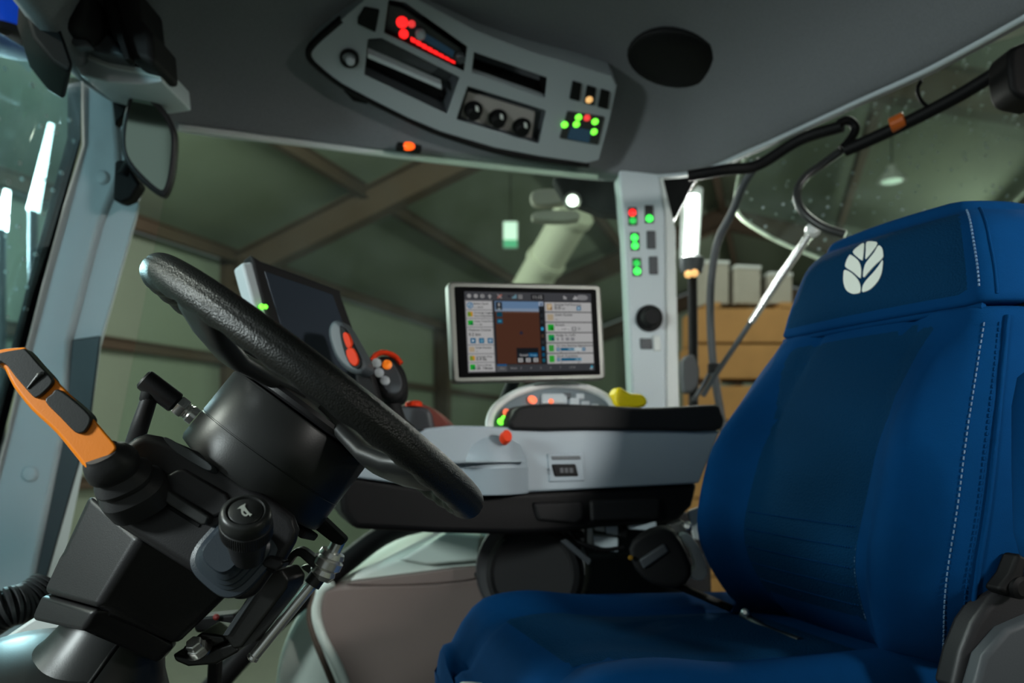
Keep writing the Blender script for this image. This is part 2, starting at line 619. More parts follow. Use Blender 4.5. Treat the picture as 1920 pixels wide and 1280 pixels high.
# pale ventilation duct hanging across the shed
dr = root('ventilation_duct', P(985, 560, 7.4), 'pale round duct slanting up behind the tablet display', 'duct')
da, db = P(1078, 396, 6.6), P(935, 640, 7.6)
tube('pipe', [da, db], 0.17, DUCT, dr, n=20)
for k in (0.02, 0.35, 0.68):
    q = da.lerp(db, k)
    lathe('collar', q, db - da, [(0.172, -0.03), (0.19, -0.03), (0.19, 0.03), (0.172, 0.03)], DUCT, dr, n=20)

# emergency sign
pe = P(957, 441, 11.0)
es = root('exit_sign', pe, 'small lit emergency sign, white above green, hanging in the shed', 'sign')
box('housing', pe, V3((0.11, 0, 0)), V3((0, 0.04, 0)), V3((0, 0, 0.2)), PALE_TRIM, es, bevel=0.01)
box('white_panel', pe + V3((0, -0.045, 0.055)), V3((0.1, 0, 0)), V3((0, 0.006, 0)), V3((0, 0, 0.13)), SIGN_WHITE, es)
box('green_panel', pe + V3((0, -0.045, -0.135)), V3((0.1, 0, 0)), V3((0, 0.006, 0)), V3((0, 0, 0.055)), SIGN_GREEN, es)
tube('hanger', [pe + Z * 0.2, pe + Z * 1.2], 0.012, STEEL, es, n=6)

# a reddish round lamp glow far off, small ceiling lamp seen through the rear window
pg = P(1672, 332, 9.0)
hl = root('high_bay_lamp', pg, 'small pale lamp hanging beyond the open rear window', 'ceiling light')
lathe('shade', pg, Z, [(0.17, -0.05), (0.16, -0.02), (0.07, 0.08), (0.05, 0.14), (0.0, 0.15)], PALE_TRIM, hl, n=20)
lathe('bulb', pg, -Z, [(0.12, 0.02), (0.12, 0.05), (0.0, 0.09)], SIGN_WHITE, hl, n=16)
tube('cord', [pg + Z * 0.14, pg + Z * 1.2], 0.008, BLACK_MATTE, hl, n=6)

# timber and pallets beyond the rear post
tx, ty, td = 1296, 585, 6.2
base = P(1296, 800, td)
tr_ = root('timber_stack', V3((base.x + 0.4, base.y + 0.3, GZ)), 'stack of tan timber boards beyond the rear post', 'timber')
x0 = P(1306, 0, td).x
k = 0
zz = GZ
while zz < P(0, 572, td).z - 0.02:
    h = 0.30
    n_ = 4
    for j in range(1):
        w_ = 1.5
        jit = random.uniform(-0.03, 0.03)
        box('board', V3((x0 + w_ / 2 + jit, td + 0.25, zz + h / 2)), V3((w_ / 2, 0, 0)), V3((0, 0.25, 0)), V3((0, 0, h / 2 - 0.008)), TIMBER, tr_, bevel=0.006, segs=1)
    zz += h
    k += 1
    if k % 2 == 0:
        for q in (0.15, 0.75, 1.3):
            box('batten', V3((x0 + q, td + 0.25, zz + 0.022)), V3((0.05, 0, 0)), V3((0, 0.25, 0)), V3((0, 0, 0.022)), TIMBER, tr_, segs=1)
        zz += 0.045
stack_top = zz
for i, (px, w_, lab) in enumerate(((1330, 0.10, 'off-white carton standing on the timber stack, by the rear post'), (1386, 0.11, 'off-white carton on the timber stack, behind the gas strut'),
                                   (1446, 0.10, 'off-white carton on the timber stack, nearest the blue seat'))):
    c = P(px, 560, td + 0.25)
    h = (0.34, 0.30, 0.24)[i]
    rr = root('carton', V3((c.x, c.y, stack_top)), lab, 'box', 'cartons on the timber stack')
    box('body', V3((c.x, c.y, stack_top + h / 2)), V3((w_, 0.02, 0)), V3((-0.03, 0.16, 0)), Z * (h / 2), SACK, rr, bevel=0.012)
    box('lid', V3((c.x, c.y, stack_top + h + 0.012)), V3((w_ * 1.04, 0.02, 0)), V3((-0.03, 0.167, 0)), Z * 0.014, PALE_TRIM, rr, bevel=0.005)

# ================================================================== THE CAB SHELL
ZE = 0.645                     # height of the roof lining's lower edge above the eye


def edge(px, py):
    return P(px, py, ZE * F / (HZ - py))


edge_px = [(60, -5), (140, 110), (215, 175), (335, 235), (560, 264), (760, 290), (960, 313), (1120, 329), (1210, 328), (1310, 318), (1400, 281), (1480, 245), (1610, 184), (1740, 124), (1920, 25), (2120, -90)]
E = [edge(a, b) for a, b in edge_px]
E += [V3((0.92, 0.55, EYE.z + ZE)), V3((0.75, 0.22, EYE.z + ZE)), V3((0.2, 0.12, EYE.z + ZE)), V3((-0.45, 0.15, EYE.z + ZE)), V3((-0.64, 0.4, EYE.z + ZE)), V3((-0.68, 0.8, EYE.z + ZE))]
Es = smooth_closed(E, 5)
cc = V3((-0.02, 0.78, EYE.z + ZE))


def roof_ring(k, dz):
    return [cc + (p - cc) * k + Z * dz for p in Es]


rings = [roof_ring(1.10, 0.30), roof_ring(1.09, 0.03), roof_ring(1.045, 0.004), roof_ring(1.0, 0.0), roof_ring(0.988, 0.006), roof_ring(0.972, 0.028), roof_ring(0.935, 0.068), roof_ring(0.88, 0.112),
         roof_ring(0.80, 0.155), roof_ring(0.70, 0.185), roof_ring(0.54, 0.205), roof_ring(0.3, 0.212), roof_ring(0.02, 0.213)]
n_ = len(Es)
vs = [p for r in rings for p in r]
fs = [(i * n_ + q, i * n_ + (q + 1) % n_, (i + 1) * n_ + (q + 1) % n_, (i + 1) * n_ + q) for i in range(len(rings) - 1) for q in range(n_)]
fs.append(tuple(range(n_)))
hd = mk('ceiling', vs, fs, FELT, smooth=60)
tag(hd, 'grey felt roof lining of the tractor cab', kind='structure')
hd_bvh = BVHTree.FromPolygons([v for v in vs], fs)


def roof_hit(px, py):
    r = (P(px, py, 1.0) - EYE).normalized()
    h = hd_bvh.ray_cast(EYE, r)
    return h[0], (-h[1] if h[1].dot(r) > 0 else h[1])


# outer roof shell above the lining
rs = prism('roof_shell', [cc + (p - cc) * 1.13 + Z * 0.305 for p in Es[::3]], Z * 0.09, BLUE_PAINT, bevel=0.03)
tag(rs, 'blue outer roof of the tractor cab', kind='structure')

# pale sealing lip along the top of the side window
tube('trim_1', [e + Z * -0.004 for e in E[3:8]], 0.0075, PALE_TRIM, n=8)
tag(bpy.data.objects['trim_1'], 'pale sealing lip along the top of the side window', kind='structure')
tube('trim_2', [e + Z * -0.003 + (e - cc).normalized() * 0.006 for e in E[8:16]], 0.005, GREY_TRIM, n=8)
tag(bpy.data.objects['trim_2'], 'grey edge strip of the roof above the rear window', kind='structure')

# cab floor
fp = [V3((-1.0, 0.25, -0.02)), V3((0.55, 0.25, -0.02)), V3((0.85, 0.6, -0.02)), V3((0.62, 1.55, -0.02)), V3((0.2, 1.8, -0.02)), V3((-0.6, 1.55, -0.02)), V3((-1.0, 1.3, -0.02))]
cf = prism('floor', fp, Z * -0.05, BLACK_MATTE, bevel=0.01)
tag(cf, 'black rubber floor of the tractor cab', kind='structure')

# ---- side window
wa, wb_ = E[3] + W * 0.02, E[8] + W * 0.02
sw1 = prism('window_1', [wa + Z * 0.02, wb_ + Z * 0.02, wb_ - Z * 1.25, wa - U * 0.22 - Z * 1.25], W * 0.006, GLASS, smooth=0)
tag(sw1, 'side window glass of the cab', kind='structure')

# ---- windscreen (dusty, curved, left of the front post)
ws = root('window_2', P(60, 900, 1.3), 'dusty windscreen glass left of the front post', None, kind='structure')
gl = []
for (px, py, d) in ((150, 150, 1.45), (148, 260, 1.45), (60, 560, 1.45), (-80, 1100, 1.45)):
    p = P(px, py, d)
    row = []
    for q in range(7):
        f_ = q / 6
        row.append(p + V3((-0.05, -1, 0)).normalized() * (0.75 * f_) + V3((-1, 0, 0)) * (0.10 * math.sin(math.pi * f_ / 2)) )
    gl.append(row)
vs = [p for r in gl for p in r]
fs = [(i * 7 + j, i * 7 + j + 1, (i + 1) * 7 + j + 1, (i + 1) * 7 + j) for i in range(3) for j in range(6)]
mk('pane', vs, fs, GLASS_DIRTY, ws, solid=0.005, smooth=180)
tube('rubber_seal', [P(140, 150, 1.455), P(139, 262, 1.455), P(66, 530, 1.455), P(-3, 800, 1.455), P(-80, 1110, 1.455)], 0.0115, BEZEL, ws, smoothed=False)

# ---- front post
fpst = root('trim_3', P(60, 1110, 1.5), 'pale grey front post between windscreen and side window', None, kind='structure')
d0 = 1.47
lightf = [(146, 140), (214, 150), (218, 240), (222, 330), (186, 420), (128, 640), (118, 800), (54, 1115), (20, 1300), (-120, 1300), (-75, 1110), (8, 810), (46, 640), (103, 420), (150, 270)]
prism('post_cover', [P(a, b, d0) for a, b in lightf], V3((0.01, 0.09, 0)), GREY_TRIM, fpst, bevel=0.01)
darkf = [(214, 150), (232, 170), (262, 385), (190, 640), (168, 800), (86, 1090), (50, 1300), (20, 1300), (54, 1115), (118, 800), (128, 640), (186, 420), (222, 330)]
prism('post_side', [P(a, b, d0 + 0.012) for a, b in darkf], V3((-0.05, 0.09, 0)), GREY_TRIM, fpst, bevel=0.006)
prism('post_shade', [P(a, b, d0 + 0.009) for a, b in ((134, 636), (190, 628), (168, 800), (86, 1090), (56, 1114), (120, 800))], V3((-0.010, 0.02, 0)), CHARCOAL, fpst, bevel=0.004)  # dark strip stands in for the shade on the lower post side
for (px, py, r) in ((192, 333, 0.0145), (57, 888, 0.0165)):
    lathe('bolt_cap', P(px, py, d0), V3((0, -1, 0)), [(r, 0), (r, 0.002), (r * 0.75, 0.006), (0, 0.008)], GREY_TRIM, fpst, n=24)

# ---- rear post with switches
rp = root('trim_4', P(1230, 900, 1.86), 'pale grey rear post with two columns of small switches', None, kind='structure')
dC = 1.83
plC = Plane(P(1215, 500, dC), V3((0.05, -1, 0)))
prism('post_cover', plC.pts([(1160, 318), (1234, 318), (1248, 402), (1250, 760), (1252, 960), (1190, 960), (1186, 758), (1172, 440)]), V3((0.0, 0.09, 0)), GREY_TRIM, rp, bevel=0.006)
prism('post_side', plC.pts([(1234, 318), (1240, 318), (1267, 428), (1274, 760), (1274, 960), (1252, 960), (1250, 760), (1248, 402)], -0.003), V3((0.0, 0.1, 0)), PALE_TRIM, rp, bevel=0.004)
swp = [(1186, 405), (1217, 401), (1190, 452), (1221, 449), (1194, 500), (1225, 497)]
lit = [(RED_ON, GREEN_DIM), (None, GREEN_ON), (GREEN_ON, GREEN_ON), (None, None), (GREEN_DIM, GREEN_ON), (None, None)]
for (px, py), (top, bot) in zip(swp, lit):
    s = prism('switch', plC.pts([(px - 8, py - 17), (px + 8, py - 17), (px + 9, py + 17), (px - 7, py + 17)], 0.004), plC.n * -0.006, CHARCOAL if (top or bot) is None else BLACK_SATIN, rp, bevel=0.002)
    if top:
        led(px, py - 7, plC, 7, top, s, 0.0065)
    if bot:
        led(px + 1, py + 8, plC, 7, bot, s, 0.0065)
kb = plC.at(1217, 597)
lathe('rotary_knob', kb, plC.n, [(0.033, 0.0), (0.033, 0.006), (0.024, 0.008), (0.022, 0.03), (0.018, 0.034), (0.0, 0.034)], BLACK_MATTE, rp, n=24)
prism('socket', plC.pts([(1200, 634), (1222, 634), (1224, 654), (1202, 654)], 0.004), plC.n * -0.008, CHARCOAL, rp, bevel=0.002)
prism('socket_cover', plC.pts([(1224, 628), (1238, 628), (1240, 658), (1226, 658)], 0.004), plC.n * -0.008, PALE_TRIM, rp, bevel=0.003)
# black lower door seal running down to the left behind the column
tube('trim_5', [P(960, 960, 1.62), P(760, 985, 1.52), P(640, 1060, 1.46), P(500, 1180, 1.4), P(380, 1310, 1.36)], 0.022, DEEP_BLACK, n=12)
tag(bpy.data.objects['trim_5'], 'black seal along the lower edge of the side window', kind='structure')
# ================================================================== OVERHEAD CONSOLE
def roof_pt(px, py, closer=0.02):
    h, n = roof_hit(px, py)
    return h + (EYE - h).normalized() * closer


outer = [(580, 100), (590, 117), (627, 150), (703, 190), (765, 221), (827, 247), (927, 277), (1010, 293), (1100, 306), (1123, 300), (1142, 230), (1157, 160), (1147, 143), (1073, 120), (993, 97), (893, 58), (793, 4), (748, -25), (715, -25), (683, 0), (627, 47), (590, 80)]
plO = plane3(roof_pt(600, 105, 0.0), roof_pt(1105, 295, 0.0), roof_pt(900, 60, 0.0))
gap = 0.0
for a_, b_ in outer:
    h_, n_r = roof_hit(a_, b_)
    gap = max(gap, (h_ - plO.p).dot(plO.n))
    
plO.p = plO.p + plO.n * (gap + 0.008)
print('overhead console stands', round(gap, 3), 'm proud; plane normal', plO.n)
oc = root('overhead_console', plO.at(860, 150, -0.02), 'grey overhead console with radio, heater dials and warning lamps', 'console')
outer = [(580, 100), (590, 117), (627, 150), (703, 190), (765, 221), (827, 247), (927, 277), (1010, 293), (1100, 306), (1123, 300), (1142, 230), (1157, 160), (1147, 143), (1073, 120), (993, 97), (893, 58), (793, 4), (748, -25), (715, -25), (683, 0), (627, 47), (590, 80)]
h_radio = [(729, 0), (760, 6), (876, 88), (870, 134), (720, 61)]
h_tray = [(690, 74), (715, 72), (862, 146), (838, 214), (683, 140)]
h_pock = [(889, 98), (1026, 146), (1022, 184), (885, 136)]
h_hvac = [(877, 162), (1024, 208), (1010, 270), (856, 224)]
plate_holes('fascia', plO.pts(outer), [plO.pts(h) for h in (h_radio, h_tray, h_pock, h_hvac)], plO.n * -(gap + 0.03), GREY_FASCIA, oc, bevel=0.002)
tube('fascia_edge', plO.pts([(640, 36), (590, 80), (579, 102), (594, 122), (640, 158), (703, 192), (765, 223), (827, 250), (927, 281), (1010, 297), (1104, 309)], -0.004), 0.007, DEEP_BLACK, oc, n=8, per=3)
bz = tray('radio_bay', plO.pts(h_radio, -0.001), plO.n * -0.03, DEEP_BLACK, oc)
rd = prism('radio', plO.pts([(728, 8), (754, 14), (868, 94), (863, 126), (722, 58)], -0.012), plO.n * -0.015, BLACK_SATIN, oc, bevel=0.002)
for (px, py, r, m_) in ((754, 43, 11, RED_ON), (757, 65, 9, RED_ON), (772, 46, 7, RED_DIM)):
    led(px, py, plO, r, m_, rd, -0.009)
for i in range(8):
    f_ = i / 7
    px, py = 775 + 74 * f_, 76 + 42 * f_
    prism('lit_button', plO.pts([(px - 5, py - 6), (px + 4, py - 2), (px + 5, py + 6), (px - 5, py + 2)], -0.010), plO.n * -0.003, RED_ON, rd, bevel=0.0008, segs=1)
prism('radio_display', plO.pts([(780, 52), (852, 96), (849, 108), (778, 66)], -0.0105), plO.n * -0.002, BLUE_LCD, rd)
lathe('volume_knob', plO.at(788, 62, -0.012), plO.n, [(0.010, 0), (0.010, 0.008), (0.007, 0.011), (0, 0.011)], BUTTON_GREY, rd, n=16)
lathe('tuning_knob', plO.at(864, 106, -0.012), plO.n, [(0.011, 0), (0.011, 0.009), (0.008, 0.012), (0, 0.012)], CHARCOAL, rd, n=16)
tray('storage_tray', plO.pts(h_tray, -0.001), plO.n * -0.05, CHARCOAL, oc, 0.95)
prism('tray_lip', plO.pts([(690, 100), (828, 160), (828, 168), (688, 108)], -0.004), plO.n * -0.02, GREY_TRIM, oc, bevel=0.001)
prism('tray_dark_floor', plO.pts([(687, 108), (827, 168), (822, 200), (684, 136)], -0.03), plO.n * -0.01, DEEP_BLACK, oc, bevel=0.002)  # black slab at the tray opening
tray('storage_pocket', plO.pts(h_pock, -0.001), plO.n * -0.06, DEEP_BLACK, oc, 0.95)
tray('heater_recess', plO.pts(h_hvac, -0.001), plO.n * -0.022, CHARCOAL, oc, 0.96)
hp = prism('heater_panel', plO.pts([(876, 172), (1004, 210), (997, 264), (861, 224)], -0.012), plO.n * -0.008, GREY_PLATE, oc, bevel=0.003)
for (px, py) in ((887, 205), (933, 220), (978, 236)):
    kn = lathe('dial', plO.at(px, py, -0.012), plO.n, [(0.021, 0), (0.021, 0.004), (0.0165, 0.005), (0.0155, 0.018), (0.012, 0.021), (0.0, 0.021)], DEEP_BLACK, hp, n=24)
    prism('pointer', plO.pts([(px + 4, py - 8), (px + 10, py - 6), (px + 11, py + 4), (px + 5, py + 2)], 0.0095), plO.n * 0.003, PALE_TRIM, hp, bevel=0.001, segs=1)
for i, (px, py) in enumerate(((1080, 172), (1107, 180), (1133, 187))):
    s = prism('rocker_switch', plO.pts([(px - 6, py - 19), (px + 11, py - 14), (px + 7, py + 19), (px - 12, py + 14)], 0.004), plO.n * -0.008, DEEP_BLACK, oc, bevel=0.002)
    if i == 1:
        led(px - 2, py + 8, plO, 7, AMBER_ON, s, 0.0065)
wp = prism('warning_panel', plO.pts([(1064, 209), (1134, 220), (1122, 273), (1049, 260)], 0.003), plO.n * -0.008, BLACK_SATIN, oc, bevel=0.003)
prism('warning_display', plO.pts([(1070, 238), (1110, 245), (1104, 268), (1064, 260)], 0.0045), plO.n * -0.003, BLUE_LCD, wp)
for (px, py, m_) in ((1059, 235, GREEN_LIME), (1085, 221, GREEN_LIME), (1081, 234, GREEN_LIME), (1116, 229, GREEN_LIME), (1114, 248, GREEN_LIME), (1101, 222, RED_DIM)):
    led(px, py, plO, 6.5, m_, wp, 0.0055)
prism('accessory_socket', plO.pts([(683, 14), (712, 20), (704, 62), (670, 46), (671, 34)], 0.004), plO.n * -0.01, DEEP_BLACK, oc, bevel=0.003)
lathe('lighter_socket', plO.at(655, 108, 0), plO.n, [(0.019, -0.002), (0.019, 0.006), (0.014, 0.007), (0.012, -0.004), (0.0, -0.004)], DEEP_BLACK, oc, n=24)
lathe('lighter_plug', plO.at(657, 110, 0), plO.n, [(0.009, 0), (0.009, 0.01), (0.006, 0.013), (0, 0.013)], BUTTON_GREY, oc, n=16)
tray_px = [(640, 158), (694, 186), (688, 196), (662, 190), (645, 172)]
prism('grab_slot', plO.pts(tray_px, -0.008), plO.n * -0.03, DEEP_BLACK, oc, bevel=0.002)

# ---- loudspeaker in the roof lining
h, nn = roof_hit(1264, 113)
sp = root('roof_speaker', h, 'black oval loudspeaker grille set in the roof lining', 'speaker')
spl = Plane(h, nn)
ring = []
for q in range(28):
    g = 2 * math.pi * q / 28
    ring.append(spl.at(1264 + 89 * math.cos(g) + 4 * math.sin(g), 113 + 54 * math.sin(g) + 5 * math.cos(g), 0.012))
c0 = sum(ring, V3()) / 28
prism('rim', ring, spl.n * -0.05, BLACK_MATTE, sp, bevel=0.006)
loft('grille', [[c0 + (p - c0) * k + spl.n * z for p in ring] for k, z in ((0.94, 0.0), (0.86, 0.004), (0.6, 0.007), (0.3, 0.009), (0.03, 0.0095))], DEEP_BLACK, sp)

# ---- small orange marker lamp on the window rail
pm = P(766, 276, 1.66)
ml = root('marker_lamp', pm, 'tiny glowing orange lamp on the roof edge above the side window', 'lamp')
box('base', pm + V3((0.0, 0.004, 0.0)), U * 0.028, W * 0.012, Z * 0.007, DEEP_BLACK, ml, bevel=0.004)
lathe('lens', pm + V3((0, -0.004, 0)), V3((0, -1, 0)), [(0.012, 0), (0.012, 0.004), (0.008, 0.008), (0, 0.01)], ORANGE_ON, ml, n=16, ex=U, sx=1.25, sy=0.75)

# ---- black visor bracket at the front corner and its grey shelf
vb = root('sun_visor', P(190, 90, 1.28), 'black roller sun visor in its mount above the front post', 'sun visor')
prism('roller', [P(a, b, 1.24) for a, b in ((180, -30), (255, -30), (262, 32), (284, 58), (289, 118), (238, 106), (205, 60))], V3((0, 0.1, 0)), BLACK_MATTE, vb, bevel=0.012)
prism('end_cap', [P(a, b, 1.20) for a, b in ((60, -30), (165, -30), (160, 30), (140, 56), (110, 48), (78, 12))], V3((0, 0.1, 0)), BLACK_MATTE, vb, bevel=0.015)
prism('bracket', [P(a, b, 1.26) for a, b in ((92, 36), (125, 46), (160, 58), (205, 62), (238, 108), (180, 98), (128, 74))], V3((0, 0.08, 0)), CHARCOAL, vb, bevel=0.008)
prism('blind_edge', [P(a, b, 1.225) for a, b in ((186, -30), (204, -30), (244, 110), (232, 112))], V3((0, 0.02, 0)), DEEP_BLACK, vb, bevel=0.002)
prism('hinge_plate', [P(a, b, 1.235) for a, b in ((112, 54), (150, 62), (168, 84), (140, 88))], V3((0, 0.02, 0)), DARK_GREY, vb, bevel=0.004)
sh = root('corner_shelf', P(210, 140, 1.35), 'pale grey moulded shelf at the roof corner above the front post', 'trim')
prism('shelf', [P(a, b, 1.30) for a, b in ((126, 84), (150, 92), (205, 114), (290, 134), (292, 110), (300, 112), (304, 152), (262, 158), (205, 154), (150, 140), (132, 106))], V3((0.0, 0.12, 0)), GREY_TRIM, sh, bevel=0.006)
prism('shelf_lip', [P(a, b, 1.295) for a, b in ((126, 83), (150, 90), (205, 112), (290, 133), (292, 112), (300, 113), (302, 146), (205, 126), (150, 104), (128, 93))], V3((0.0, 0.02, 0)), PALE_TRIM, sh, bevel=0.002)
prism('dark_header', [P(a, b, 1.19) for a, b in ((34, -20), (80, -20), (108, 36), (124, 80), (138, 122), (130, 136), (98, 116), (62, 70))], V3((-0.07, 0.10, 0)), DEEP_BLACK, sh, bevel=0.01)

# ---- blue beacon outside the windscreen top
pb = P(14, 22, 1.75)
bl = root('blue_beacon', pb, 'glossy blue rounded housing outside the windscreen top corner', 'beacon')
lathe('cover', pb - Z * 0.06, Z, [(0.075, 0), (0.078, 0.02), (0.07, 0.07), (0.045, 0.1), (0, 0.11)], BLUE_PAINT, bl, n=24)
lathe('base', pb - Z * 0.08, Z, [(0.06, 0), (0.08, 0.005), (0.08, 0.02), (0.06, 0.02)], DEEP_BLACK, bl, n=24)

# ---- interior mirror on the front post
mr_ = root('cab_mirror', P(236, 360, 1.40), 'dark-framed rounded mirror hanging beside the front post', 'mirror')
plM = Plane(P(280, 268, 1.38), V3((0.29, -1, -0.16)))
mo = [(244, 172), (262, 166), (284, 180), (310, 206), (328, 240), (332, 270), (326, 330), (314, 364), (300, 368), (268, 344), (238, 308), (226, 276), (228, 230)]
mi = [(250, 182), (264, 178), (282, 192), (304, 216), (318, 244), (321, 272), (316, 322), (308, 352), (298, 354), (272, 332), (246, 302), (236, 274), (238, 232)]
prism('housing', smooth_closed(plM.pts(mo), 3), plM.n * -0.028, BLACK_PLASTIC, mr_, bevel=0.008)
prism('mirror_glass', smooth_closed(plM.pts(mi, 0.001), 3), plM.n * -0.002, MIRROR, mr_)
prism('mount', [P(a, b, 1.405) for a, b in ((214, 300), (232, 298), (262, 345), (244, 372), (226, 380), (210, 374))], V3((0, 0.03, 0)), DEEP_BLACK, mr_, bevel=0.006)
tube('stalk', [P(232, 330, 1.41), P(250, 300, 1.415), P(270, 290, 1.41)], 0.012, DEEP_BLACK, mr_)
prism('top_bracket', [P(a, b, 1.405) for a, b in ((206, 165), (240, 160), (246, 178), (232, 215), (214, 235))], V3((0, 0.02, 0)), DEEP_BLACK, mr_, bevel=0.004)

# ================================================================== STEERING
WC = P(602, 741, 0.75)
sdir = V3((0.8, 0, -0.6)).normalized()
wv = (WC - EYE).normalized()
n0 = sdir.cross(wv).normalized()
if n0.z < 0:
    n0 = -n0
tl = math.radians(3.0)
NW = (n0 * math.cos(tl) + wv * math.sin(tl)).normalized()
SW_ = (sdir - NW * sdir.dot(NW)).normalized()
LW = NW.cross(SW_).normalized()
if LW.y < 0:
    LW = -LW


def wp_(s, l, n):
    return WC + SW_ * s + LW * l + NW * n


st = root('steering_wheel', WC - NW * 0.03, 'black grained steering wheel with finger grips, seen edge-on', 'steering wheel')
RM, rm = 0.1835, 0.0146
NA, NB = 200, 48
vs, fs = [], []
for i in range(NA):
    g = 2 * math.pi * i / NA
    e = SW_ * math.cos(g) + LW * math.sin(g)
    wob = 0.5 + 0.5 * math.cos(36 * g)
    for j in range(NB):
        b = 2 * math.pi * j / NB
        co, si = math.cos(b), math.sin(b)
        r = rm * (1.0 + 0.05 * max(0, -si))
        inner = max(0, -co * 0.75 - si * 0.45)
        r *= 1.0 + 0.22 * inner * (wob - 0.5)
        seam = min(abs(b - math.radians(8)), 9)
        if seam < 0.07:
            r -= 0.0006
        vs.append(WC + e * (RM + co * r) + NW * (si * r * 1.06))
for i in range(NA):
    for j in range(NB):
        fs.append((i * NB + j, i * NB + (j + 1) % NB, ((i + 1) % NA) * NB + (j + 1) % NB, ((i + 1) % NA) * NB + j))
mk('rim', vs, fs, BLACK_LEATHER, st, smooth=180)
for ang in (239, 322, 88):
    g = math.radians(ang)
    e = SW_ * math.cos(g) + LW * math.sin(g)
    t_ = NW.cross(e)
    rg = []
    for (r, z, hw, th) in ((0.045, -0.012, 0.030, 0.007), (0.085, -0.020, 0.027, 0.008), (0.115, -0.024, 0.024, 0.009), (0.145, -0.018, 0.024, 0.010), (0.168, -0.010, 0.026, 0.010), (0.180, -0.004, 0.026, 0.008)):
        ring = []
        for q in range(16):
            a = 2 * math.pi * q / 16
            c, s = math.cos(a), math.sin(a)
            k = (abs(c) ** 4 + abs(s) ** 4) ** -0.25
            ring.append(WC + e * r + NW * (z + s * th * k) + t_ * c * hw * k)
        rg.append(ring)
    loft('spoke', rg, BLACK_SATIN, st)
lathe('hub_plate', wp_(0, 0, -0.028), NW, [(0.078, 0), (0.082, 0.002), (0.083, 0.006), (0.081, 0.010), (0.072, 0.012), (0.05, 0.015), (0.045, 0.018), (0.0, 0.019)], BLACK_PLASTIC, st, n=64)

dm = root('steering_drive', wp_(0, 0, -0.12), 'black drum-shaped steering motor under the wheel', 'steering motor')
lathe('drum', wp_(0, 0, -0.029), -NW, [(r, h * 0.92) for r, h in [(0.070, 0), (0.0765, 0.001), (0.0785, 0.004), (0.0785, 0.0525), (0.0778, 0.053), (0.0778, 0.054), (0.0785, 0.0545), (0.0785, 0.084), (0.0770, 0.088), (0.072, 0.090), (0.0, 0.090)]], BLACK_SATIN, dm, n=96, smooth=40)
lathe('collar', wp_(0, 0, -0.111), -NW, [(0.05, 0), (0.05, 0.03), (0.045, 0.05), (0.0, 0.05)], BLACK_MATTE, dm, n=40)
prism('lower_flange', [wp_(-0.02, -0.02, -0.122), wp_(0.075, -0.02, -0.122), wp_(0.08, 0.03, -0.122), wp_(-0.02, 0.05, -0.122)], NW * 0.008, BLACK_MATTE, dm, bevel=0.002)
prism('torque_arm', [P(588, 962, 0.77), P(606, 972, 0.77), P(648, 1012, 0.77), P(640, 1024, 0.77), P(622, 1018, 0.77), P(578, 984, 0.77)], V3((0, 0.02, 0)), BLACK_MATTE, dm, bevel=0.003)

# cable connector at the drum's upper left
cn = root('cable_connector', P(310, 745, 0.72), 'black elbow cable connector with chrome nut plugged into the drum', 'connector')
ca, cb = P(268, 709, 0.715), P(371, 786, 0.735)
cx = (cb - ca).normalized()
lathe('sleeve', ca, cx, [(0.0085, 0), (0.0105, 0.002), (0.0108, 0.004), (0.0108, 0.036), (0.0095, 0.0375), (0, 0.0375)], BLACK_PLASTIC, cn, n=28)
lathe('hex_nut', ca + cx * 0.0375, cx, [(0.008, 0), (0.0105, 0.0008), (0.0108, 0.002), (0.0108, 0.0085), (0.0102, 0.010), (0.008, 0.010)], CHROME, cn, n=6, smooth=20, bevel=0.0006, segs=2)
lathe('thread', ca + cx * 0.047, cx, [(0.0075, 0), (0.0085, 0.001), (0.0075, 0.002), (0.0085, 0.003), (0.0075, 0.004), (0.009, 0.006), (0.009, 0.012), (0.0, 0.012)], CHROME, cn, n=24)
lathe('elbow_cap', P(283, 733, 0.718), (P(262, 800, 0.725) - P(283, 733, 0.718)), [(0.007, -0.004), (0.0085, 0.002), (0.008, 0.010), (0.007, 0.012)], BLACK_MATTE, cn, n=20)
tube('cable', [P(283, 736, 0.718), P(274, 765, 0.72), P(262, 800, 0.725), P(246, 850, 0.74), P(235, 890, 0.75)], [0.0072, 0.0078, 0.0085, 0.009], BLACK_RUBBER, cn, n=16)

# ---- steering column housing
co_ = root('steering_column', P(150, 1240, 0.72), 'black moulded steering column with stalk housing and flared foot', 'steering column')
dH = 0.655
plH = Plane(P(360, 970, dH), V3((0.0, -1, 0.10)))
back = V3((-0.032, 0.11, -0.012))


def slab(name, px, plane, off, vec, m, parent, bevel, per=0, segs=4):
    pts = plane.pts(px, off)
    if per:
        pts = smooth_closed(pts, per)
    return prism(name, pts, vec, m, parent, bevel=bevel, segs=segs)


hous = [(185, 880), (214, 846), (252, 818), (272, 811), (300, 816), (384, 850), (450, 895), (522, 942), (552, 966), (562, 992), (556, 1016), (534, 1056), (514, 1072), (488, 1108), (466, 1128), (440, 1124), (330, 1056), (222, 988), (182, 950), (168, 915)]
slab('housing', hous, plH, 0.0, back, BLACK_PLASTIC, co_, 0.009)
# raised upper facet and strip
slab('upper_facet', [(284, 905), (330, 880), (344, 878), (424, 924), (440, 955), (398, 972), (310, 920)], plH, 0.0035, plH.n * -0.016, BLACK_PLASTIC, co_, 0.0035)
slab('trim_strip', [(296, 912), (302, 910), (392, 968), (386, 984), (376, 984), (294, 932), (288, 924)], plH, 0.010, plH.n * -0.014, BLACK_SATIN, co_, 0.0022)
slab('trim_groove', [(293, 931), (376, 983), (372, 989), (289, 938)], plH, 0.0012, plH.n * -0.003, DEEP_BLACK, co_, 0.0006, segs=2)
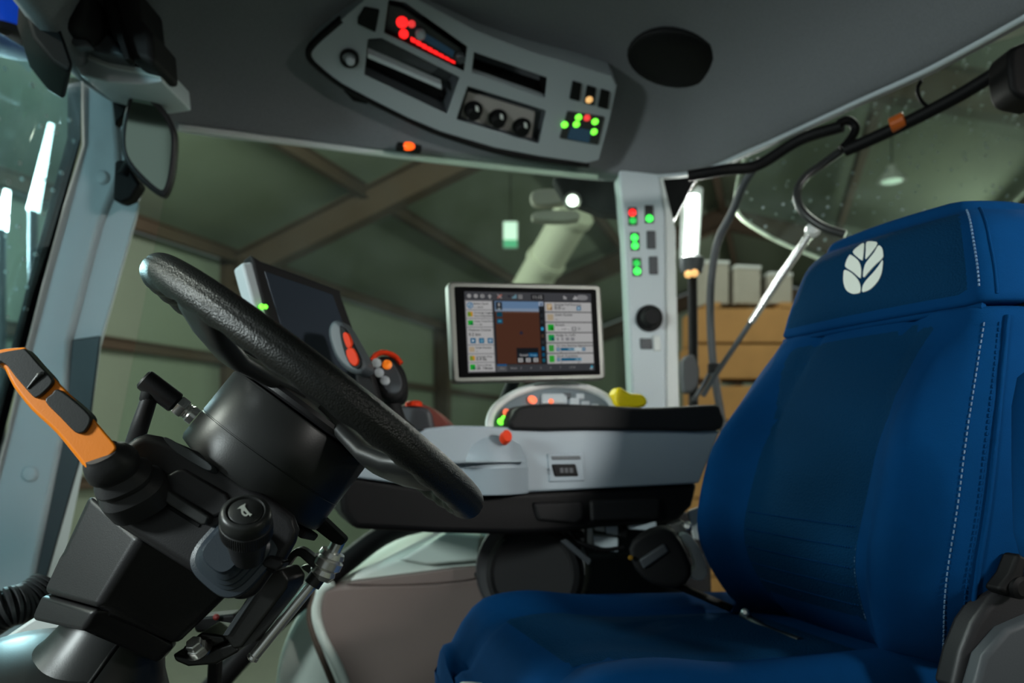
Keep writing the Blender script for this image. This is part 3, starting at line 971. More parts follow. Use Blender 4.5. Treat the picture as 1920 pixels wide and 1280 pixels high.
# badge plate on the top face
tp = [P(306, 821, 0.652), P(322, 824, 0.652), P(390, 866, 0.650), P(396, 880, 0.648), P(380, 878, 0.648), P(330, 848, 0.650)]
prism('badge_plate', smooth_closed(tp, 3), V3((0.003, 0.03, -0.01)), CHARCOAL, co_, bevel=0.0015, segs=2)
# right end tip with slot
slab('end_cap', [(505, 1040), (528, 1048), (532, 1060), (518, 1071), (492, 1062), (488, 1050)], plH, 0.006, plH.n * -0.02, BLACK_PLASTIC, co_, 0.003)
slab('end_slot', [(494, 1058), (516, 1070), (512, 1075), (490, 1064)], plH, 0.0015, plH.n * -0.004, DEEP_BLACK, co_, 0.0006, segs=2)
# lower column: two faces meeting at a ridge
dL = 0.70
rT = [P(168, 925, dL + 0.01), P(262, 1005, dL - 0.03), P(300, 1020, dL - 0.02), P(440, 1105, dL + 0.02), P(430, 1090, dL + 0.13), P(200, 930, dL + 0.13)]
rB = [P(68, 1142, dL + 0.02), P(164, 1164, dL - 0.03), P(196, 1160, dL - 0.02), P(312, 1226, dL + 0.02), P(320, 1220, dL + 0.13), P(100, 1130, dL + 0.13)]
loft('lower_shroud', [[a.lerp(b, t) for a, b in zip(rT, rB)] for t in (0, 0.5, 0.86)], BLACK_PLASTIC, co_, smooth=20, bevel=0.007)
c_ = sum(rB, V3()) / 6
loft('shroud_foot', [[a.lerp(b, 0.868) + (a.lerp(b, 0.868) - c_) * 0.0 for a, b in zip(rT, rB)], [b for b in rB], [c_ + (b - c_) * 0.97 + V3((-0.006, 0, -0.010)) for b in rB]], BLACK_PLASTIC, co_, smooth=20, bevel=0.005)
# flared skirt and foot
gdir = (P(185, 1260, 0.75) - P(250, 1100, 0.75)).normalized()
sk0 = P(222, 1172, 0.775)
lathe('skirt', sk0 - gdir * 0.01, gdir, [(0.044, 0), (0.048, 0.015), (0.054, 0.03), (0.060, 0.045), (0.072, 0.065), (0.080, 0.08), (0.082, 0.12), (0.07, 0.13)], BLACK_SATIN, co_, n=56)
tube('skirt_joint', [P(236, 1186, 0.715), P(214, 1218, 0.70), P(192, 1248, 0.685), P(166, 1284, 0.68)], 0.0022, DEEP_BLACK, co_, n=8)
dc = P(60, 1362, 0.74)
lathe('foot_dome', dc, (V3((0.1, -0.35, 1))), [(0.125, -0.06), (0.127, 0.0), (0.12, 0.025), (0.097, 0.05), (0.06, 0.064), (0.0, 0.07)], BLACK_SATIN, co_, n=48)
lathe('foot_flange', dc, (V3((0.1, -0.35, 1))), [(0.125, -0.065), (0.14, -0.06), (0.14, -0.05), (0.125, -0.045)], BLACK_MATTE, co_, n=48)
wc_ = root('dash_cover', P(60, 1260, 0.95), 'white curved dash moulding behind the column foot', 'cover')
wpx = [(-40, 1226), (0, 1200), (50, 1166), (80, 1150), (108, 1143), (135, 1152), (152, 1168), (130, 1200), (90, 1260), (-40, 1300)]
prism('moulding', smooth_closed([P(a, b, 0.83) for a, b in wpx], 3), V3((-0.02, 0.14, 0.0)), PALE_TRIM, wc_, bevel=0.018, segs=5)
prism('moulding_foot', smooth_closed([P(a, b, 0.87) for a, b in ((-40, 1290), (60, 1250), (110, 1240), (120, 1320), (-40, 1340))], 3), V3((-0.02, 0.12, 0.0)), CHARCOAL, wc_, bevel=0.012)
# corrugated black hoses in the left corner
hs = root('corrugated_hose', P(10, 1140, 1.0), 'black corrugated hose in the corner below the front post', 'hose')
path = smooth_open([P(-30, 1165, 1.0), P(10, 1140, 1.0), P(50, 1128, 1.02), P(90, 1102, 1.05)], 10)
tube('core', path[::4] + [path[-1]], 0.022, DEEP_BLACK, hs)
for i in range(0, len(path) - 1, 2):
    lathe('hose_rib', path[i], path[i + 1] - path[i], [(0.022, -0.004), (0.027, -0.002), (0.027, 0.002), (0.022, 0.004)], BLACK_RUBBER, hs, n=20)

# ---- orange stalk
os_ = root('gear_stalk', P(200, 880, 0.62), 'orange shuttle lever with black pads and rubber boot, left of the wheel', 'lever')
plS = Plane(P(110, 780, 0.61), V3((0.05, -1, 0.12)))
body = [(-40, 672), (-5, 656), (38, 651), (50, 653), (70, 674), (95, 702), (106, 712), (168, 776), (200, 813), (218, 836), (212, 850), (190, 868), (168, 882), (150, 862), (108, 811), (60, 766), (26, 723), (0, 682), (-40, 700)]
prism('grip', smooth_closed(plS.pts(body), 3), V3((-0.017, 0.026, 0.0)), ORANGE, os_, bevel=0.007, segs=5)
prism('thumb_pad', smooth_closed(plS.pts([(-40, 676), (-4, 662), (38, 654), (49, 656), (72, 682), (94, 706), (97, 718), (84, 733), (70, 744), (60, 742), (30, 708), (2, 678), (-40, 690)], 0.004), 3), plS.n * -0.012, BLACK_SATIN, os_, bevel=0.0035, segs=4)
prism('grip_pad', smooth_closed(plS.pts([(84, 752), (96, 738), (108, 729), (138, 750), (166, 776), (169, 790), (162, 804), (154, 811), (140, 810), (112, 782)], 0.0035), 3), plS.n * -0.012, BLACK_SATIN, os_, bevel=0.0032, segs=4)
tube('pad_crease', plS.pts([(52, 728), (74, 704), (84, 700)], 0.0042), [0.001, 0.0025, 0.0015], BLACK_SATIN, os_, n=8)
ba = (P(262, 944, 0.650) - P(193, 862, 0.61)).normalized()
b0 = P(200, 860, 0.618)
prof = [(0.0165, -0.009), (0.0185, -0.006), (0.0235, -0.001), (0.0262, 0.006), (0.0268, 0.011), (0.0258, 0.0140), (0.0225, 0.0160), (0.0225, 0.0185), (0.0300, 0.027), (0.0300, 0.0295), (0.0268, 0.0315), (0.0268, 0.034), (0.0340, 0.042), (0.0345, 0.048), (0.034, 0.062)]
lathe('boot', b0, ba, [(r * 0.78, z * 0.9) for r, z in prof], BLACK_RUBBER, os_, n=56, ex=P(230, 835, 0.6) - P(160, 890, 0.6), sx=1.06, sy=0.9, power=2.5, smooth=24)

# ---- horn stalk
hk = root('horn_stalk', P(470, 1060, 0.64), 'black push-button stalk with a horn symbol and rubber boot', 'stalk')
hx = V3((0.20, -0.66, 0.72)).normalized()
hb = P(464, 1026, 0.625)
hex_ = V3((1, 0, 0))


def hpos(z):
    return hb + hx * z


lathe('boot_base', P(441, 1036, 0.652), V3((0.05, -1, 0.25)), [(r * 0.88, z * 1.15) for r, z in [(0.040, -0.006), (0.0405, 0.0), (0.0395, 0.002), (0.034, 0.003), (0.0335, 0.006), (0.030, 0.008), (0.0295, 0.011), (0.026, 0.013), (0.0255, 0.017), (0.021, 0.020), (0.019, 0.024), (0.0, 0.024)]], SMOKE_RUBBER, hk, n=64, ex=V3((0.62, 0, 0.78)), sx=1.02, sy=0.88, power=3.2, smooth=28)
lathe('shaft', hpos(0.0), hx, [(0.0135, -0.012), (0.0150, 0.0), (0.0178, 0.018), (0.0185, 0.020)], BLACK_RUBBER, hk, n=40)
NK = 72
vs, fs = [], []
pr = [(0.0188, 0.018), (0.0206, 0.0195), (0.0210, 0.022), (0.0210, 0.030), (0.0204, 0.0325), (0.0196, 0.033)]
a_ = (hex_ - hx * hex_.dot(hx)).normalized()
b_ = hx.cross(a_)
for (r, z) in pr:
    for q in range(NK * 2):
        g = math.pi * q / NK
        rr = r - (0.0007 if q % 2 else 0.0) * (1 if 0.02 < z < 0.0325 else 0)
        vs.append(hpos(z) + (a_ * math.cos(g) + b_ * math.sin(g)) * rr)
m_ = NK * 2
fs = [(i * m_ + q, i * m_ + (q + 1) % m_, (i + 1) * m_ + (q + 1) % m_, (i + 1) * m_ + q) for i in range(len(pr) - 1) for q in range(m_)]
mk('knurled_ring', vs, fs, BLACK_RUBBER, hk, smooth=25)
lathe('cap', hpos(0.033), hx, [(0.0196, 0), (0.0203, 0.001), (0.0203, 0.007), (0.0192, 0.0115), (0.0170, 0.0138), (0.0150, 0.0142), (0.0142, 0.0130), (0.0138, 0.0118), (0.0, 0.0118)], BLACK_SATIN, hk, n=56, smooth=50)
lathe('horn_button', hpos(0.0448), hx, [(0.0136, -0.001), (0.0136, 0.0008), (0.0126, 0.0019), (0.0, 0.0024)], BLACK_SATIN, hk, n=48, smooth=50)
hc = hpos(0.0476)


def hsym(x, y):
    return hc + a_ * x + b_ * y


def ribbon(name, polys, th, m, parent):
    vs, fs = [], []
    for poly in polys:
        k0 = len(vs)
        n = len(poly)
        vs += [hsym(x, y) for x, y in poly] + [hsym(x, y) - hx * th for x, y in poly]
        for t in tessellate_polygon([[V3((x, y, 0)) for x, y in poly]]):
            fs.append(tuple(k0 + i for i in t))
        fs += [(k0 + i, k0 + (i + 1) % n, k0 + (i + 1) % n + n, k0 + i + n) for i in range(n)]
    return mk(name, vs, fs, m, parent, smooth=0)


def hz(px, py):      # symbol traced in its own sketch units: centre (595, 330), 5.33 units to a pixel
    s = 0.625 / F / 5.33 * 0.94
    return ((px - 598) * s, -(py - 322) * s * 1.22)


bell = [hz(a, b) for a, b in ((578, 250), (580, 285), (612, 318), (650, 350), (675, 358), (660, 385), (652, 372), (640, 366), (630, 385), (610, 388), (580, 372), (562, 345), (556, 318), (540, 312), (515, 325), (540, 285))]
hole = [hz(a, b) for a, b in ((588, 328), (605, 342), (624, 358), (618, 372), (596, 364), (582, 346))]
vs, fs = [], []
loops = [[V3((x, y, 0)) for x, y in bell], [V3((x, y, 0)) for x, y in hole]]
flat = bell + hole
vs = [hsym(x, y) for x, y in flat]
fs = [tuple(t) for t in tessellate_polygon(loops)]
mk('horn_symbol', vs, fs, HORN_PRINT, hk, smooth=0, solid=0.0002)

# ---- linkage right of the column
lk = root('tilt_linkage', P(600, 1080, 0.78), 'black and steel tilt linkage with ball joint right of the column', 'linkage')
lathe('stud', P(636, 1012, 0.78), P(618, 1048, 0.78) - P(636, 1012, 0.78), [(0.0072, 0), (0.0072, 0.020), (0.006, 0.022), (0, 0.022)], CHROME, lk, n=20)
ld = P(618, 1048, 0.78)
la = (P(636, 1012, 0.78) - ld).normalized()
lathe('ball_joint', ld, la, [(0.006, 0.010), (0.0125, 0.009), (0.014, 0.004), (0.011, 0.0018), (0.0155, 0.0), (0.0155, -0.0075), (0.012, -0.011), (0.0135, -0.016), (0.010, -0.022), (0, -0.022)], CHROME, lk, n=28)
prism('fork_arm', smooth_closed([P(a, b, 0.772) for a, b in ((528, 1058), (540, 1040), (556, 1027), (572, 1030), (596, 1050), (618, 1068), (612, 1080), (586, 1066), (562, 1044), (552, 1046), (540, 1062), (532, 1072))], 2), V3((0, 0.014, 0)), BLACK_STEEL, lk, bevel=0.002)
prism('fork_arm', smooth_closed([P(a, b, 0.79) for a, b in ((566, 1060), (590, 1060), (622, 1082), (614, 1094), (590, 1082), (568, 1068))], 2), V3((0, 0.012, 0)), STEEL, lk, bevel=0.002)
tube('rod', [P(598, 1078, 0.78), P(477, 1229, 0.76)], [0.0066, 0.0056], CHROME, lk, n=16)
tube('bushing', [P(606, 1066, 0.78), P(584, 1096, 0.776)], 0.0092, BLACK_STEEL, lk, n=16)
lathe('rod_end', P(477, 1229, 0.76), P(477, 1229, 0.76) - P(598, 1078, 0.78), [(0.0046, 0), (0.0062, 0.001), (0.0062, 0.004), (0.003, 0.006), (0, 0.006)], CHROME, lk, n=16)
sb = root('column_bracket', P(400, 1220, 0.75), 'black flat steel bracket bolted under the steering column', 'bracket')
prism('flat_bar', [P(a, b, 0.735) for a, b in ((498, 1070), (526, 1066), (540, 1086), (536, 1104), (452, 1214), (436, 1218), (418, 1192), (424, 1178))], V3((0.01, 0.03, 0)), BLACK_STEEL, sb, bevel=0.003)
prism('bar_edge', [P(a, b, 0.732) for a, b in ((500, 1066), (512, 1066), (428, 1192), (416, 1192))], V3((0.0, 0.01, 0)), DARK_GREY, sb, bevel=0.001, segs=1)
prism('foot_plate', [P(a, b, 0.74) for a, b in ((322, 1226), (352, 1232), (440, 1204), (448, 1222), (404, 1246), (352, 1250), (328, 1240))], V3((0, 0.06, 0)), BLACK_STEEL, sb, bevel=0.003)
prism('foot_block', [P(a, b, 0.745) for a, b in ((340, 1216), (376, 1186), (420, 1192), (424, 1204), (352, 1232))], V3((0, 0.05, 0)), BLACK_STEEL, sb, bevel=0.003)
nb = P(368, 1212, 0.735)
lathe('bolt_head', nb, V3((-0.2, -0.6, 0.75)), [(0.010, -0.006), (0.010, 0.0), (0.0085, 0.001), (0.0082, 0.007), (0.007, 0.008), (0, 0.008)], CHROME, sb, n=6, smooth=20, bevel=0.0006, segs=2)
lathe('washer', nb, V3((-0.2, -0.6, 0.75)), [(0.0135, -0.006), (0.0135, -0.004), (0.010, -0.004)], STEEL, sb, n=28)
# pedal with red mark glimpsed between column and bracket
pd = root('brake_pedal', P(395, 1175, 0.98), 'dark pedal with a small red lamp beside the column bracket', 'pedal')
prism('pad', [P(a, b, 0.98) for a, b in ((360, 1168), (372, 1156), (440, 1150), (446, 1162), (440, 1178), (366, 1188))], V3((0, 0.03, 0)), DEEP_BLACK, pd, bevel=0.006)
prism('arm', [P(a, b, 1.0) for a, b in ((392, 1180), (412, 1178), (404, 1320), (384, 1320))], V3((0, 0.02, 0)), DEEP_BLACK, pd, bevel=0.003)
lathe('lamp', P(406, 1156, 0.978), V3((0, -1, 0.2)), [(0.004, 0), (0.004, 0.002), (0.002, 0.004), (0, 0.004)], RED_FAINT, pd, n=12)
# ---- glowing tubes added for the reflected streak and bright spot in the windscreen
for (a1, b1, a2, b2, d_, lab) in ((96, 232, 62, 395, 3.4, 'glowing tube added for the reflected streak on the windscreen beside the front post'), (14, 356, 2, 430, 3.4, 'short glowing tube added for the bright spot at the left edge of the windscreen')):
    p1, p2 = P(a1, b1, d_), P(a2, b2, d_)
    r_ = root('added_glow_tube', V3((p2.x, p2.y, GZ)), lab, 'lamp')
    tube('lamp_tube', [p1, p2], [0.012, 0.026, 0.034, 0.026], TUBE_ON, r_, n=14, per=8)
    tube('stand_pole', [p2, V3((p2.x, p2.y, GZ + 0.03))], 0.02, DARK_GREY, r_, n=10)
    lathe('foot', V3((p2.x, p2.y, GZ)), Z, [(0.05, 0), (0.05, 0.02), (0.03, 0.05), (0, 0.05)], BLACK_STEEL, r_, n=24)

# ================================================================== ARMREST CONSOLE
NC = V3((math.sin(A), -math.cos(A), 0))       # towards the driver
plK = Plane(P(900, 860, 1.22), NC)


def kp(pts, off=0.0):
    return plK.pts(pts, off)


ac = root('armrest_console', plK.at(1040, 1000, -0.1), 'long grey armrest console with black pad beside the blue seat', 'console')
prism('body', kp([(650, 884), (700, 864), (756, 830), (800, 803), (850, 797), (960, 800), (1150, 802), (1352, 806), (1340, 834), (1312, 906), (1100, 917), (900, 927), (760, 908), (655, 894)]), NC * -0.19, GREY_CONSOLE, ac, bevel=0.008)
prism('underside', kp([(632, 892), (655, 886), (760, 906), (900, 924), (1100, 915), (1312, 903), (1300, 950), (1272, 978), (1230, 984), (1120, 990), (1060, 1000), (960, 1003), (820, 1000), (665, 992), (640, 960)], -0.012), NC * -0.15, DEEP_BLACK, ac, bevel=0.012)
prism('under_ledge', kp([(1000, 942), (1092, 940), (1096, 972), (1080, 982), (1010, 976)], -0.004), NC * -0.02, BLACK_MATTE, ac, bevel=0.006)
prism('under_box', kp([(1108, 938), (1238, 934), (1236, 972), (1110, 978)], -0.004), NC * -0.02, BLACK_MATTE, ac, bevel=0.006)
prism('arm_pad', smooth_closed(kp([(962, 806), (962, 778), (974, 764), (1000, 758), (1060, 757), (1140, 760), (1210, 764), (1290, 761), (1344, 758), (1354, 768), (1354, 806), (1240, 807), (1100, 806)], 0.012), 2), NC * -0.10, BLACK_MATTE, ac, bevel=0.008)
# rounded cup at the front end
cup = plK.at(915, 926, -0.045)
cup.z = plK.at(915, 926).z
zt = plK.at(915, 812).z - cup.z
lathe('cup_housing', cup, Z, [(0.070, 0), (0.072, 0.005), (0.072, zt * 0.42), (0.0725, zt * 0.43), (0.0715, zt * 0.45), (0.069, zt * 0.6), (0.062, zt * 0.8), (0.048, zt * 0.94), (0.025, zt * 1.0), (0.0, zt * 1.01)], GREY_CONSOLE, ac, n=48)
ot = plK.at(950, 818, 0.03)
lathe('orange_button', ot, NC + Z * 0.3, [(0.0095, -0.012), (0.0095, 0.002), (0.008, 0.005), (0, 0.006)], ORANGE_RED, ac, n=20, ex=Z, sx=1.15, sy=0.9)
# socket recess on the side
prism('socket_frame', kp([(1026, 850), (1094, 848), (1098, 902), (1030, 904)], 0.003), NC * -0.008, GREY_CONSOLE, ac, bevel=0.003)
prism('socket', kp([(1034, 870), (1080, 869), (1086, 893), (1040, 894)], 0.005), NC * -0.01, DEEP_BLACK, ac, bevel=0.003)
prism('socket_lid', kp([(1034, 855), (1088, 854), (1090, 861), (1036, 862)], 0.005), NC * -0.006, DARK_GREY, ac, bevel=0.001, segs=1)
for i in range(3):
    prism('socket_pin', kp([(1050 + 9 * i, 877), (1056 + 9 * i, 877), (1057 + 9 * i, 886), (1051 + 9 * i, 886)], 0.0065), NC * -0.003, CHARCOAL, ac)
prism('body_joint', kp([(838, 866), (990, 864), (990, 866), (838, 868)], 0.034), NC * -0.03, GREY_CONSOLE, ac, bevel=0.0005, segs=1)

# ---- half-round keypad
nk_ = (NC * 0.86 + Z * 0.5).normalized()
plD = Plane(plK.at(1035, 790, -0.03), nk_)
kd = root('keypad', plD.at(1035, 790, -0.02), 'half-round control keypad with lit buttons behind the arm pad', 'keypad')
arc = [(918, 808), (918, 788), (926, 768), (944, 751), (972, 735), (1008, 724), (1045, 720), (1086, 724), (1120, 735), (1142, 750), (1152, 770), (1153, 808)]
arcs = smooth_open(plD.pts(arc), 4)
prism('face', arcs, plD.n * -0.03, KEYPAD_GREY, kd, bevel=0.004)
tube('rim', smooth_open(plD.pts(arc, 0.002), 4), 0.0068, PALE_TRIM, kd, n=12, smoothed=False)
for (px, py, w_, h_, m_) in ((1040, 746, 24, 9, BUTTON_GREY), (972, 775, 6, 14, BUTTON_GREY), (1078, 752, 9, 7, BUTTON_GREY), (1098, 757, 8, 6, BUTTON_GREY), (1116, 762, 7, 6, BUTTON_GREY), (1132, 768, 6, 5, BUTTON_GREY), (1088, 742, 8, 5, BUTTON_GREY), (1064, 740, 8, 5, DARK_GREY)):
    prism('key', plD.pts([(px - w_, py - h_), (px + w_, py - h_), (px + w_, py + h_), (px - w_, py + h_)], 0.005), plD.n * -0.008, m_, kd, bevel=0.002, segs=2)
for (px, py, r, m_) in ((999, 748, 9, CORAL_ON), (951, 772, 8, CORAL_ON), (940, 789, 7, GREEN_LIME), (951, 788, 7, GREEN_LIME), (946, 783, 6, GREEN_LIME), (1034, 751, 5, CORAL_ON)):
    led(px, py, plD, r, m_, kd, 0.008)

# ---- yellow lever on the console
yl = root('yellow_lever', plK.at(1186, 764, -0.04), 'bright yellow lever knob on the console beside the rear post', 'lever')
yc = plK.at(1186, 762, -0.02)
prism('knob', smooth_closed(plK.pts([(1157, 762), (1154, 742), (1158, 730), (1166, 726), (1176, 732), (1186, 737), (1204, 738), (1214, 747), (1214, 758), (1204, 764), (1180, 766)], -0.03), 3), NC * -0.03, YELLOW, yl, bevel=0.007, segs=4)
prism('stem', plK.pts([(1174, 760), (1194, 760), (1192, 790), (1176, 790)], -0.036), NC * -0.018, DEEP_BLACK, yl, bevel=0.002)

# ================================================================== TABLET DISPLAY
tb = root('tablet_display', P(990, 735, 1.30), 'silver-framed touch display lit with field guidance tiles', 'display')
tTL, tTR, tBR, tBL = P(840, 527, 1.235), P(1124, 533, 1.325), P(1139, 712, 1.325), P(849, 718, 1.235)
tc_ = (tTL + tTR + tBR + tBL) / 4
tu = ((tTR - tTL) + (tBR - tBL)).normalized()
tv = ((tBL - tTL) + (tBR - tTR))
tv = (tv - tu * tv.dot(tu)).normalized()
tn = tu.cross(tv)
if tn.y > 0:
    tn = -tn
tw, th = ((tTR - tTL).length + (tBR - tBL).length) / 4, ((tBL - tTL).length + (tBR - tTR).length) / 4


def tp_(u, v, o=0.0):
    """u, v from -1 to 1 over the outer frame, v downwards."""
    return tc_ + tu * (u * tw) + tv * (v * th) + tn * o


def rrect(fn, hu, hv, ru, rv, off):
    out = []
    for (cu, cv, a0) in ((1, 1, 0), (-1, 1, 90), (-1, -1, 180), (1, -1, 270)):
        for k in range(6):
            a = math.radians(a0 + k * 18)
            out.append(fn(cu * (hu - ru) + math.cos(a) * ru, cv * (hv - rv) + math.sin(a) * rv, off))
    return out


prism('frame', rrect(tp_, 1, 1, 0.07, 0.11, 0), tn * -0.025, SILVER, tb, bevel=0.004, segs=3)
prism('bezel', rrect(tp_, 0.925, 0.895, 0.02, 0.03, 0.0012), tn * -0.004, BEZEL, tb, bevel=0.0005, segs=1)
prism('back_mount', [tp_(-0.2, -0.2, -0.025), tp_(0.2, -0.2, -0.025), tp_(0.2, 0.3, -0.025), tp_(-0.2, 0.3, -0.025)], tn * -0.03, BLACK_MATTE, tb, bevel=0.004)
tube('arm', [tp_(0, 0.2, -0.05), tp_(0, 0.8, -0.09), tp_(0, 1.25, -0.15)], 0.012, BLACK_MATTE, tb)
lathe('joint', tp_(0, 0.1, -0.05), tu, [(0.018, -0.02), (0.02, -0.015), (0.02, 0.015), (0.018, 0.02)], BLACK_MATTE, tb, n=20)

scr = bpy.data.materials.new('display_interface')
scr.use_nodes = True
nt = scr.node_tree
nt.nodes.clear()
_o = nt.nodes.new('ShaderNodeOutputMaterial')
_e = nt.nodes.new('ShaderNodeEmission')
_c = nt.nodes.new('ShaderNodeVertexColor')
_c.layer_name = 'ink'
nt.links.new(_c.outputs[0], _e.inputs[0])
_e.inputs[1].default_value = 0.74
nt.links.new(_e.outputs[0], _o.inputs[0])

UW, UH = 0.815, 0.815      # half size of the lit area inside the frame


def sp_(x, y, o):
    return tp_(-0.81 + 1.655 * x, -0.80 + 1.60 * y, o)


QV, QF, QC = [], [], []


def rect(x0, y0, x1, y1, c, lay=0):
    k = len(QV)
    o = 0.0018 + lay * 0.00012
    QV.extend([sp_(x0, y0, o), sp_(x1, y0, o), sp_(x1, y1, o), sp_(x0, y1, o)])
    QF.append((k, k + 1, k + 2, k + 3))
    QC.append(rgb(*c))


def poly(pts, c, lay=1):
    k = len(QV)
    QV.extend([sp_(x, y, 0.0018 + lay * 0.00012) for x, y in pts])
    QF.append(tuple(range(k, k + len(pts))))
    QC.append(rgb(*c))


def disc(x, y, r, c, lay=1):
    poly([(x + r * math.cos(a * math.pi / 8), y + 1.62 * r * math.sin(a * math.pi / 8)) for a in range(16)], c, lay)


ASP = 1.655 * 0 + 1.0


def word(s, x, y, size, c, lay=3):
    v, f = text_geo(s, 1.0)
    k = len(QV)
    o = 0.0018 + lay * 0.00012
    for (a, b) in v:
        QV.append(sp_(x + a * size * 0.66, y - b * size * 1.1, o))
    for q in f:
        QF.append(tuple(k + i for i in q))
        QC.append(rgb(*c))


WHITE, INK, GRYB, DK, BLU, GRN, TAN = (176, 176, 176), (40, 40, 42), (70, 71, 74), (28, 30, 33), (12, 92, 130), (30, 160, 50), (170, 155, 130)
rect(0, 0, 1, 1, (52, 53, 56))
rect(0, 0, 1, 0.105, (66, 67, 71), 1)
for x in (0.035, 0.085, 0.135):
    disc(x, 0.055, 0.016, (150, 150, 150), 2)
word('i', 0.132, 0.075, 0.06, DK)
poly([(0.19, 0.03), (0.208, 0.06), (0.197, 0.06), (0.197, 0.085), (0.184, 0.085), (0.184, 0.06), (0.173, 0.06)], (150, 150, 150), 2)
poly([(0.245, 0.03), (0.255, 0.03), (0.285, 0.075), (0.275, 0.08)], (160, 150, 150), 2)
poly([(0.275, 0.03), (0.288, 0.035), (0.255, 0.08), (0.245, 0.075)], (170, 110, 100), 2)
poly([(0.325, 0.04), (0.355, 0.04), (0.34, 0.075)], (40, 40, 48), 2)
for i in range(4):
    rect(0.362 + i * 0.009, 0.075 - 0.012 * (i + 1), 0.369 + i * 0.009, 0.078, (110, 150, 165), 2)
for i in range(3):
    for j in range(3):
        rect(0.412 + i * 0.011, 0.032 + j * 0.018, 0.420 + i * 0.011, 0.045 + j * 0.018, (150, 150, 150), 2)
rect(0.51, 0.02, 0.615, 0.095, (36, 36, 38), 2)
word('11:15', 0.52, 0.078, 0.055, (150, 150, 150))
word('fx', 0.77, 0.078, 0.055, (190, 190, 190))
for i, h_ in enumerate((0.02, 0.045, 0.03)):
    rect(0.85 + i * 0.012, 0.08 - h_, 0.859 + i * 0.012, 0.082, (190, 190, 190), 2)
poly([(0.925 + 0.035 * math.cos(a * math.pi / 8) + (0.012 if math.cos(a * math.pi / 8) > 0 else -0.012), 0.055 + 0.035 * math.sin(a * math.pi / 8)) for a in range(16)], (130, 130, 132), 2)
# left column
rect(0.0, 0.105, 0.208, 1.0, (116, 116, 118), 1)
lc = [(0.12, 0.222, 'Battery Speed', '---- km/h', (60, 110, 150)), (0.232, 0.328, 'Coverage Logging', 'Auto Independent', (110, 140, 40)), (0.338, 0.435, 'Cross Track Error', '---.- cm', GRN),
      (0.445, 0.655, None, None, None), (0.665, 0.765, 'Swath Number', '---', TAN), (0.775, 0.872, 'Coverage Area', '0.4 ha', (120, 140, 50)), (0.882, 0.985, 'Time to Finish', '0h 14min', GRN)]
for (a, b, t1, t2, ic) in lc:
    rect(0.008, a, 0.203, b, WHITE, 2)
    if t1:
        if t1 == 'Battery Speed':
            disc(0.038, (a + b) / 2, 0.025, ic, 3)
            disc(0.038, (a + b) / 2, 0.018, (150, 165, 175), 4)
            poly([(0.028, (a + b) / 2 + 0.02), (0.044, (a + b) / 2 - 0.024), (0.05, (a + b) / 2 - 0.018), (0.034, (a + b) / 2 + 0.026)], ic, 5)
        else:
            rect(0.016, a + 0.018, 0.056, b - 0.018, ic, 3)
            if ic == GRN:
                rect(0.036, a + 0.05, 0.056, b - 0.018, (20, 110, 60), 4)
            elif ic != TAN:
                poly([(0.036, a + 0.018), (0.056, a + 0.018), (0.056, b - 0.018), (0.044, b - 0.018)], (190, 140, 50), 4)
        word(t1, 0.064, a + 0.04, 0.030, INK)
        big = t2[0] == '0'
        word(t2, 0.064, b - 0.018, 0.05 if big else 0.03, INK)
word('Distance Counter', 0.018, 0.488, 0.036, INK)
word('0.2 km', 0.018, 0.548, 0.05, INK)
for i, x in enumerate((0.028, 0.092, 0.158)):
    rect(x, 0.575, x + 0.04, 0.64, BLU, 3)
poly([(0.041, 0.59), (0.058, 0.607), (0.041, 0.625)], (210, 220, 225), 4)
rect(0.102, 0.592, 0.124, 0.6, (120, 170, 190), 4)
rect(0.102, 0.61, 0.124, 0.624, (120, 170, 190), 4)
disc(0.178, 0.607, 0.011, (190, 205, 215), 4)
disc(0.178, 0.607, 0.006, BLU, 5)
# guidance map
rect(0.218, 0.11, 0.605, 0.905, DK, 1)
rect(0.225, 0.115, 0.568, 0.245, (100, 128, 160), 2)
rect(0.225, 0.205, 0.568, 0.245, (128, 146, 168), 3)
rect(0.225, 0.245, 0.568, 0.9, (78, 48, 36), 2)
rect(0.228, 0.24, 0.568, 0.262, (92, 66, 54), 3)
rect(0.232, 0.125, 0.282, 0.225, (44, 48, 54), 4)
poly([(0.25, 0.14), (0.264, 0.14), (0.262, 0.18), (0.252, 0.18)], (160, 160, 160), 5)
rect(0.246, 0.205, 0.268, 0.22, (150, 160, 160), 5)
rect(0.235, 0.25, 0.28, 0.31, (20, 66, 84), 4)
rect(0.235, 0.335, 0.28, 0.395, (20, 76, 100), 4)
rect(0.246, 0.352, 0.27, 0.378, (60, 130, 160), 5)
poly([(0.408, 0.505), (0.42, 0.485), (0.432, 0.505), (0.432, 0.53), (0.408, 0.53)], (40, 40, 56), 4)
rect(0.568, 0.115, 0.605, 0.17, (150, 165, 185), 3)
rect(0.582, 0.135, 0.596, 0.16, (50, 70, 100), 4)
for i, (y, c_c) in enumerate(((0.2, (40, 44, 48)), (0.29, (40, 44, 48)), (0.37, (46, 50, 54)), (0.46, (20, 120, 165)), (0.55, (70, 55, 45)), (0.63, (46, 50, 54)), (0.71, (16, 92, 130)), (0.79, (16, 80, 110)), (0.86, (20, 90, 110)))):
    rect(0.578, y - 0.022, 0.598, y + 0.022, c_c, 3)
disc(0.588, 0.46, 0.008, (60, 170, 215), 4)
rect(0.376, 0.7, 0.548, 0.89, (26, 28, 32), 4)
word('Adjustments', 0.408, 0.742, 0.034, (165, 165, 168))
rect(0.386, 0.765, 0.465, 0.815, (40, 44, 50), 5)
rect(0.468, 0.765, 0.54, 0.815, (10, 80, 122), 5)
word('Remark', 0.4, 0.804, 0.032, (170, 170, 172), 6)
word('Nudge', 0.48, 0.804, 0.032, (110, 160, 190), 6)
